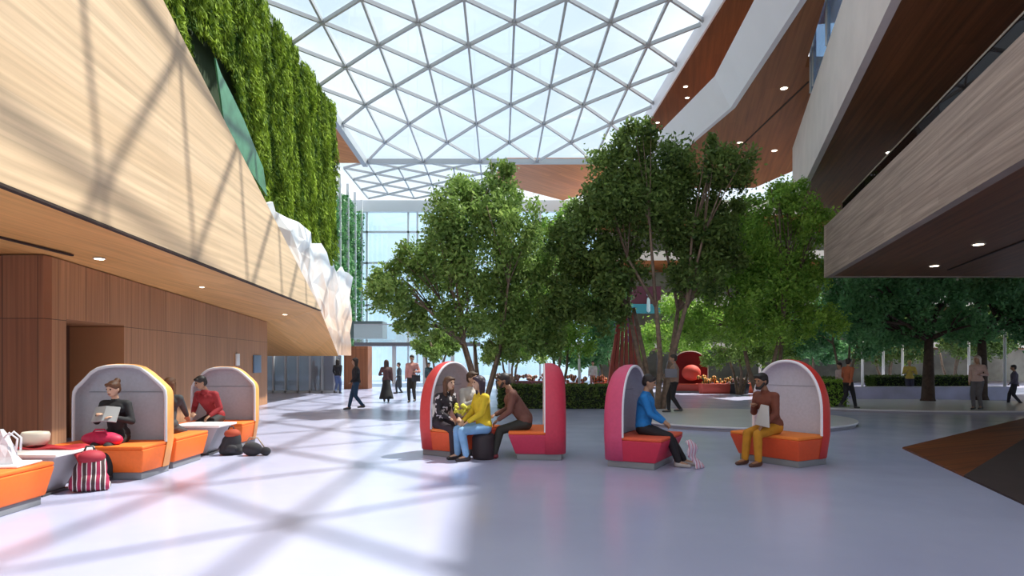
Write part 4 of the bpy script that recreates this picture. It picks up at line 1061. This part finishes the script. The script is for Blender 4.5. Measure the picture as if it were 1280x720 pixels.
# pale posts
for i, (x, Y, h) in enumerate(((1104, 33, 3.2), (1128, 34, 3.0), (1165, 31, 2.8), (1256, 29, 4.2), (1078, 35, 3.0), (1211, 33, 3.2), (950, 34, 3.0), (724, 33, 2.6))):
    r = empty('bollard_light', ((x-CX)/FPX*Y, Y, 0), 0, 'slim pale lamp post %s' % ('behind the right hand step, beside the pink walker', 'just left of the yellow hatted person', 'touching the right side of the big trunk', 'tallest, near the right edge', 'leftmost behind the round step', 'left of the pink hooded person', 'left of the rightmost pod hood', 'between the edge on pod and magenta pod')[i], 'lamp post')
    r.name = 'lamp_post'
    bm = bmesh.new(); tube(bm, [(0, 0, 0), (0, 0, h)], [.07, .055], 10); obj('pole', bm, mat('post_pale', (.66, .66, .62), .5), r, True)
    bm = bmesh.new(); lathe(bm, [(.12, h), (.13, h+.06), (.04, h+.12)], 12); obj('cap', bm, mat('post_pale', (0, 0, 0)), r, True)
    bm = bmesh.new(); lathe(bm, [(.14, 0), (.14, .04)], 12); obj('base', bm, M_STEELD, r)
# wood deck wedge at bottom right
dk = [F(1128, 561), F(1280, 524), F(1280, 632), F(1205, 596.5), F(1280, 550)]
a, b, c, d, e = dk
b2_ = a+(b-a)*2.0; c2_ = a+(c-a)*1.6; e2_ = d+(e-d)*3.0
wedge = empty('floor_deck', (a.x, a.y, 0), 0, 'orange brown timber wedge on the floor at the lower right', 'decking')
bm = bmesh.new(); L = lambda v: (v.x-a.x, v.y-a.y)
prism(bm, [L(a), L(d), L(e2_), L(b2_)], 0, .03); obj('timber', bm, W_DECK, wedge)
bm = bmesh.new(); prism(bm, [L(d), L(c2_), L(e2_)], 0, .028); obj('dark_mat', bm, mat('mat_dark', (.035, .018, .016), .8, var=.1, vs=3), wedge)
# wall signs
def sign(x0, y0, x1, y1, m, label, name='wall_sign'):
    xm = (x0+x1)/2; Y = 6.79/((CX-xm)/FPX-.083); a = P(x0, y1, Y); b = P(x1, y0, Y)
    yl = 6.79/((CX-x0)/FPX-.083); yr = 6.79/((CX-x1)/FPX-.083)
    bm = bmesh.new(); z0, z1 = a.z, b.z
    prism(bm, [(wx(yl)+.005, yl), (wx(yr)+.005, yr), (wx(yr)+.05, yr), (wx(yl)+.05, yl)], z0, z1)
    o = obj(name, bm, m, bevel=.004); tag(o, label, 'sign'); return o
sign(294, 442, 298, 457, mat('sign_white', (.85, .83, .80), .4), 'small narrow white sign on the oak wall')
sign(316, 444, 325, 466, mat('sign_blue', (.14, .22, .32), .5), 'blue grey poster on the oak wall near its far corner', 'poster')
# downlights
def downlight(p, label, r=.11):
    r *= .78
    e = empty('downlight', p, 0, label, 'light', 'recessed downlights')
    bm = bmesh.new(); lathe(bm, [(r*1.35, -.012), (r*1.35, .0), (r*1.2, .0)], 20); obj('ring', bm, mat('lamp_ring', (.7, .65, .6), .4), e)
    bm = bmesh.new(); lathe(bm, [(r, -.02), (r, -.012)], 20); obj('lens', bm, M_LAMP, e)
for (x, y, z, lab, r) in [(1223, 305, 4.27, 'recessed downlight near the right edge of the lowest balcony underside', .13), (1168, 332, 4.27, 'recessed downlight near the front corner of the lowest balcony underside', .13),
        (1112, 190, 8.0, 'lone recessed downlight in the middle balcony underside', .12), (980, 110, 11.5, 'uppermost downlight in the upper balcony underside', .14),
        (925, 178, 11.5, 'downlight left of the joint in the upper balcony underside', .14), (968, 188, 11.5, 'downlight right of the joint in the upper balcony underside', .14),
        (857, 108, 15.25, 'highest downlight beside the white roof band', .12), (859, 122, 15.25, 'second downlight beside the white roof band', .12), (822, 153, 15.25, 'lowest downlight beside the white roof band', .12)]:
    Y = (z-CH)*FPX/(HY-y); downlight(((x-CX)/FPX*Y, Y, z-.002), lab, r)
def soff_z(X, Y):
    t = (X-ox(Y))/(wx(Y)-ox(Y)); return oz(Y)+(iz(Y)-oz(Y))*t
for X, Y, lab in ((-7.2, 11.5, 'downlight in the honey soffit above the doorway'), (-7.3, 15.6, 'downlight in the honey soffit, middle of the oak wall'), (-7.9, 23.5, 'downlight in the honey soffit near the far corner')):
    downlight((X, Y, soff_z(X, Y)-.01), lab, .10)

# ---------------------------------------------------------------- light
w = bpy.data.worlds.new('sky'); SC.world = w; w.use_nodes = True; nt = w.node_tree; bg = nt.nodes['Background']
tc = nt.nodes.new('ShaderNodeTexCoord'); mp = nt.nodes.new('ShaderNodeMapping'); mp.inputs['Scale'].default_value = (2.2, 2.2, 5)
n = nt.nodes.new('ShaderNodeTexNoise'); n.inputs['Scale'].default_value = 1.3; n.inputs['Detail'].default_value = 6; n.inputs['Roughness'].default_value = .55
r = nt.nodes.new('ShaderNodeValToRGB'); r.color_ramp.elements[0].position = .40; r.color_ramp.elements[1].position = .62
r.color_ramp.elements[0].color = (.66, .77, .88, 1); r.color_ramp.elements[1].color = (.93, .96, 1, 1)
lk(nt, tc.outputs['Generated'], mp.inputs[0]); lk(nt, mp.outputs[0], n.inputs['Vector']); lk(nt, n.outputs['Fac'], r.inputs[0]); lk(nt, r.outputs[0], bg.inputs[0])
bg.inputs[1].default_value = 1.0
sd = bpy.data.lights.new('sun', 'SUN'); sd.energy = 6.6; sd.angle = math.radians(1.2); sd.color = (1, .93, .82)
so = bpy.data.objects.new('sun', sd); COL.objects.link(so)
dirn = Vector((8.45, 4.2, 15.3)).normalized(); so.rotation_euler = dirn.to_track_quat('Z', 'Y').to_euler()
so.location = dirn*40

cam = bpy.data.cameras.new('camera'); co = bpy.data.objects.new('camera', cam); COL.objects.link(co)
cam.sensor_width = 36; cam.lens = 36*FPX/1280; co.location = (0, 0, CH); co.rotation_euler = (PI/2, 0, 0)
cam.shift_x = (640-CX)/1280; cam.shift_y = (HY-360)/1280; cam.clip_end = 500
SC.camera = co
SC.view_settings.view_transform = 'Standard'; SC.view_settings.look = 'None'; SC.view_settings.exposure = .5; SC.view_settings.gamma = 1
SC.view_settings.use_curve_mapping = False
SC.cycles.max_bounces = 8; SC.cycles.diffuse_bounces = 4; SC.cycles.transparent_max_bounces = 24
SC.cycles.use_denoising = True; SC.cycles.sample_clamp_indirect = 6
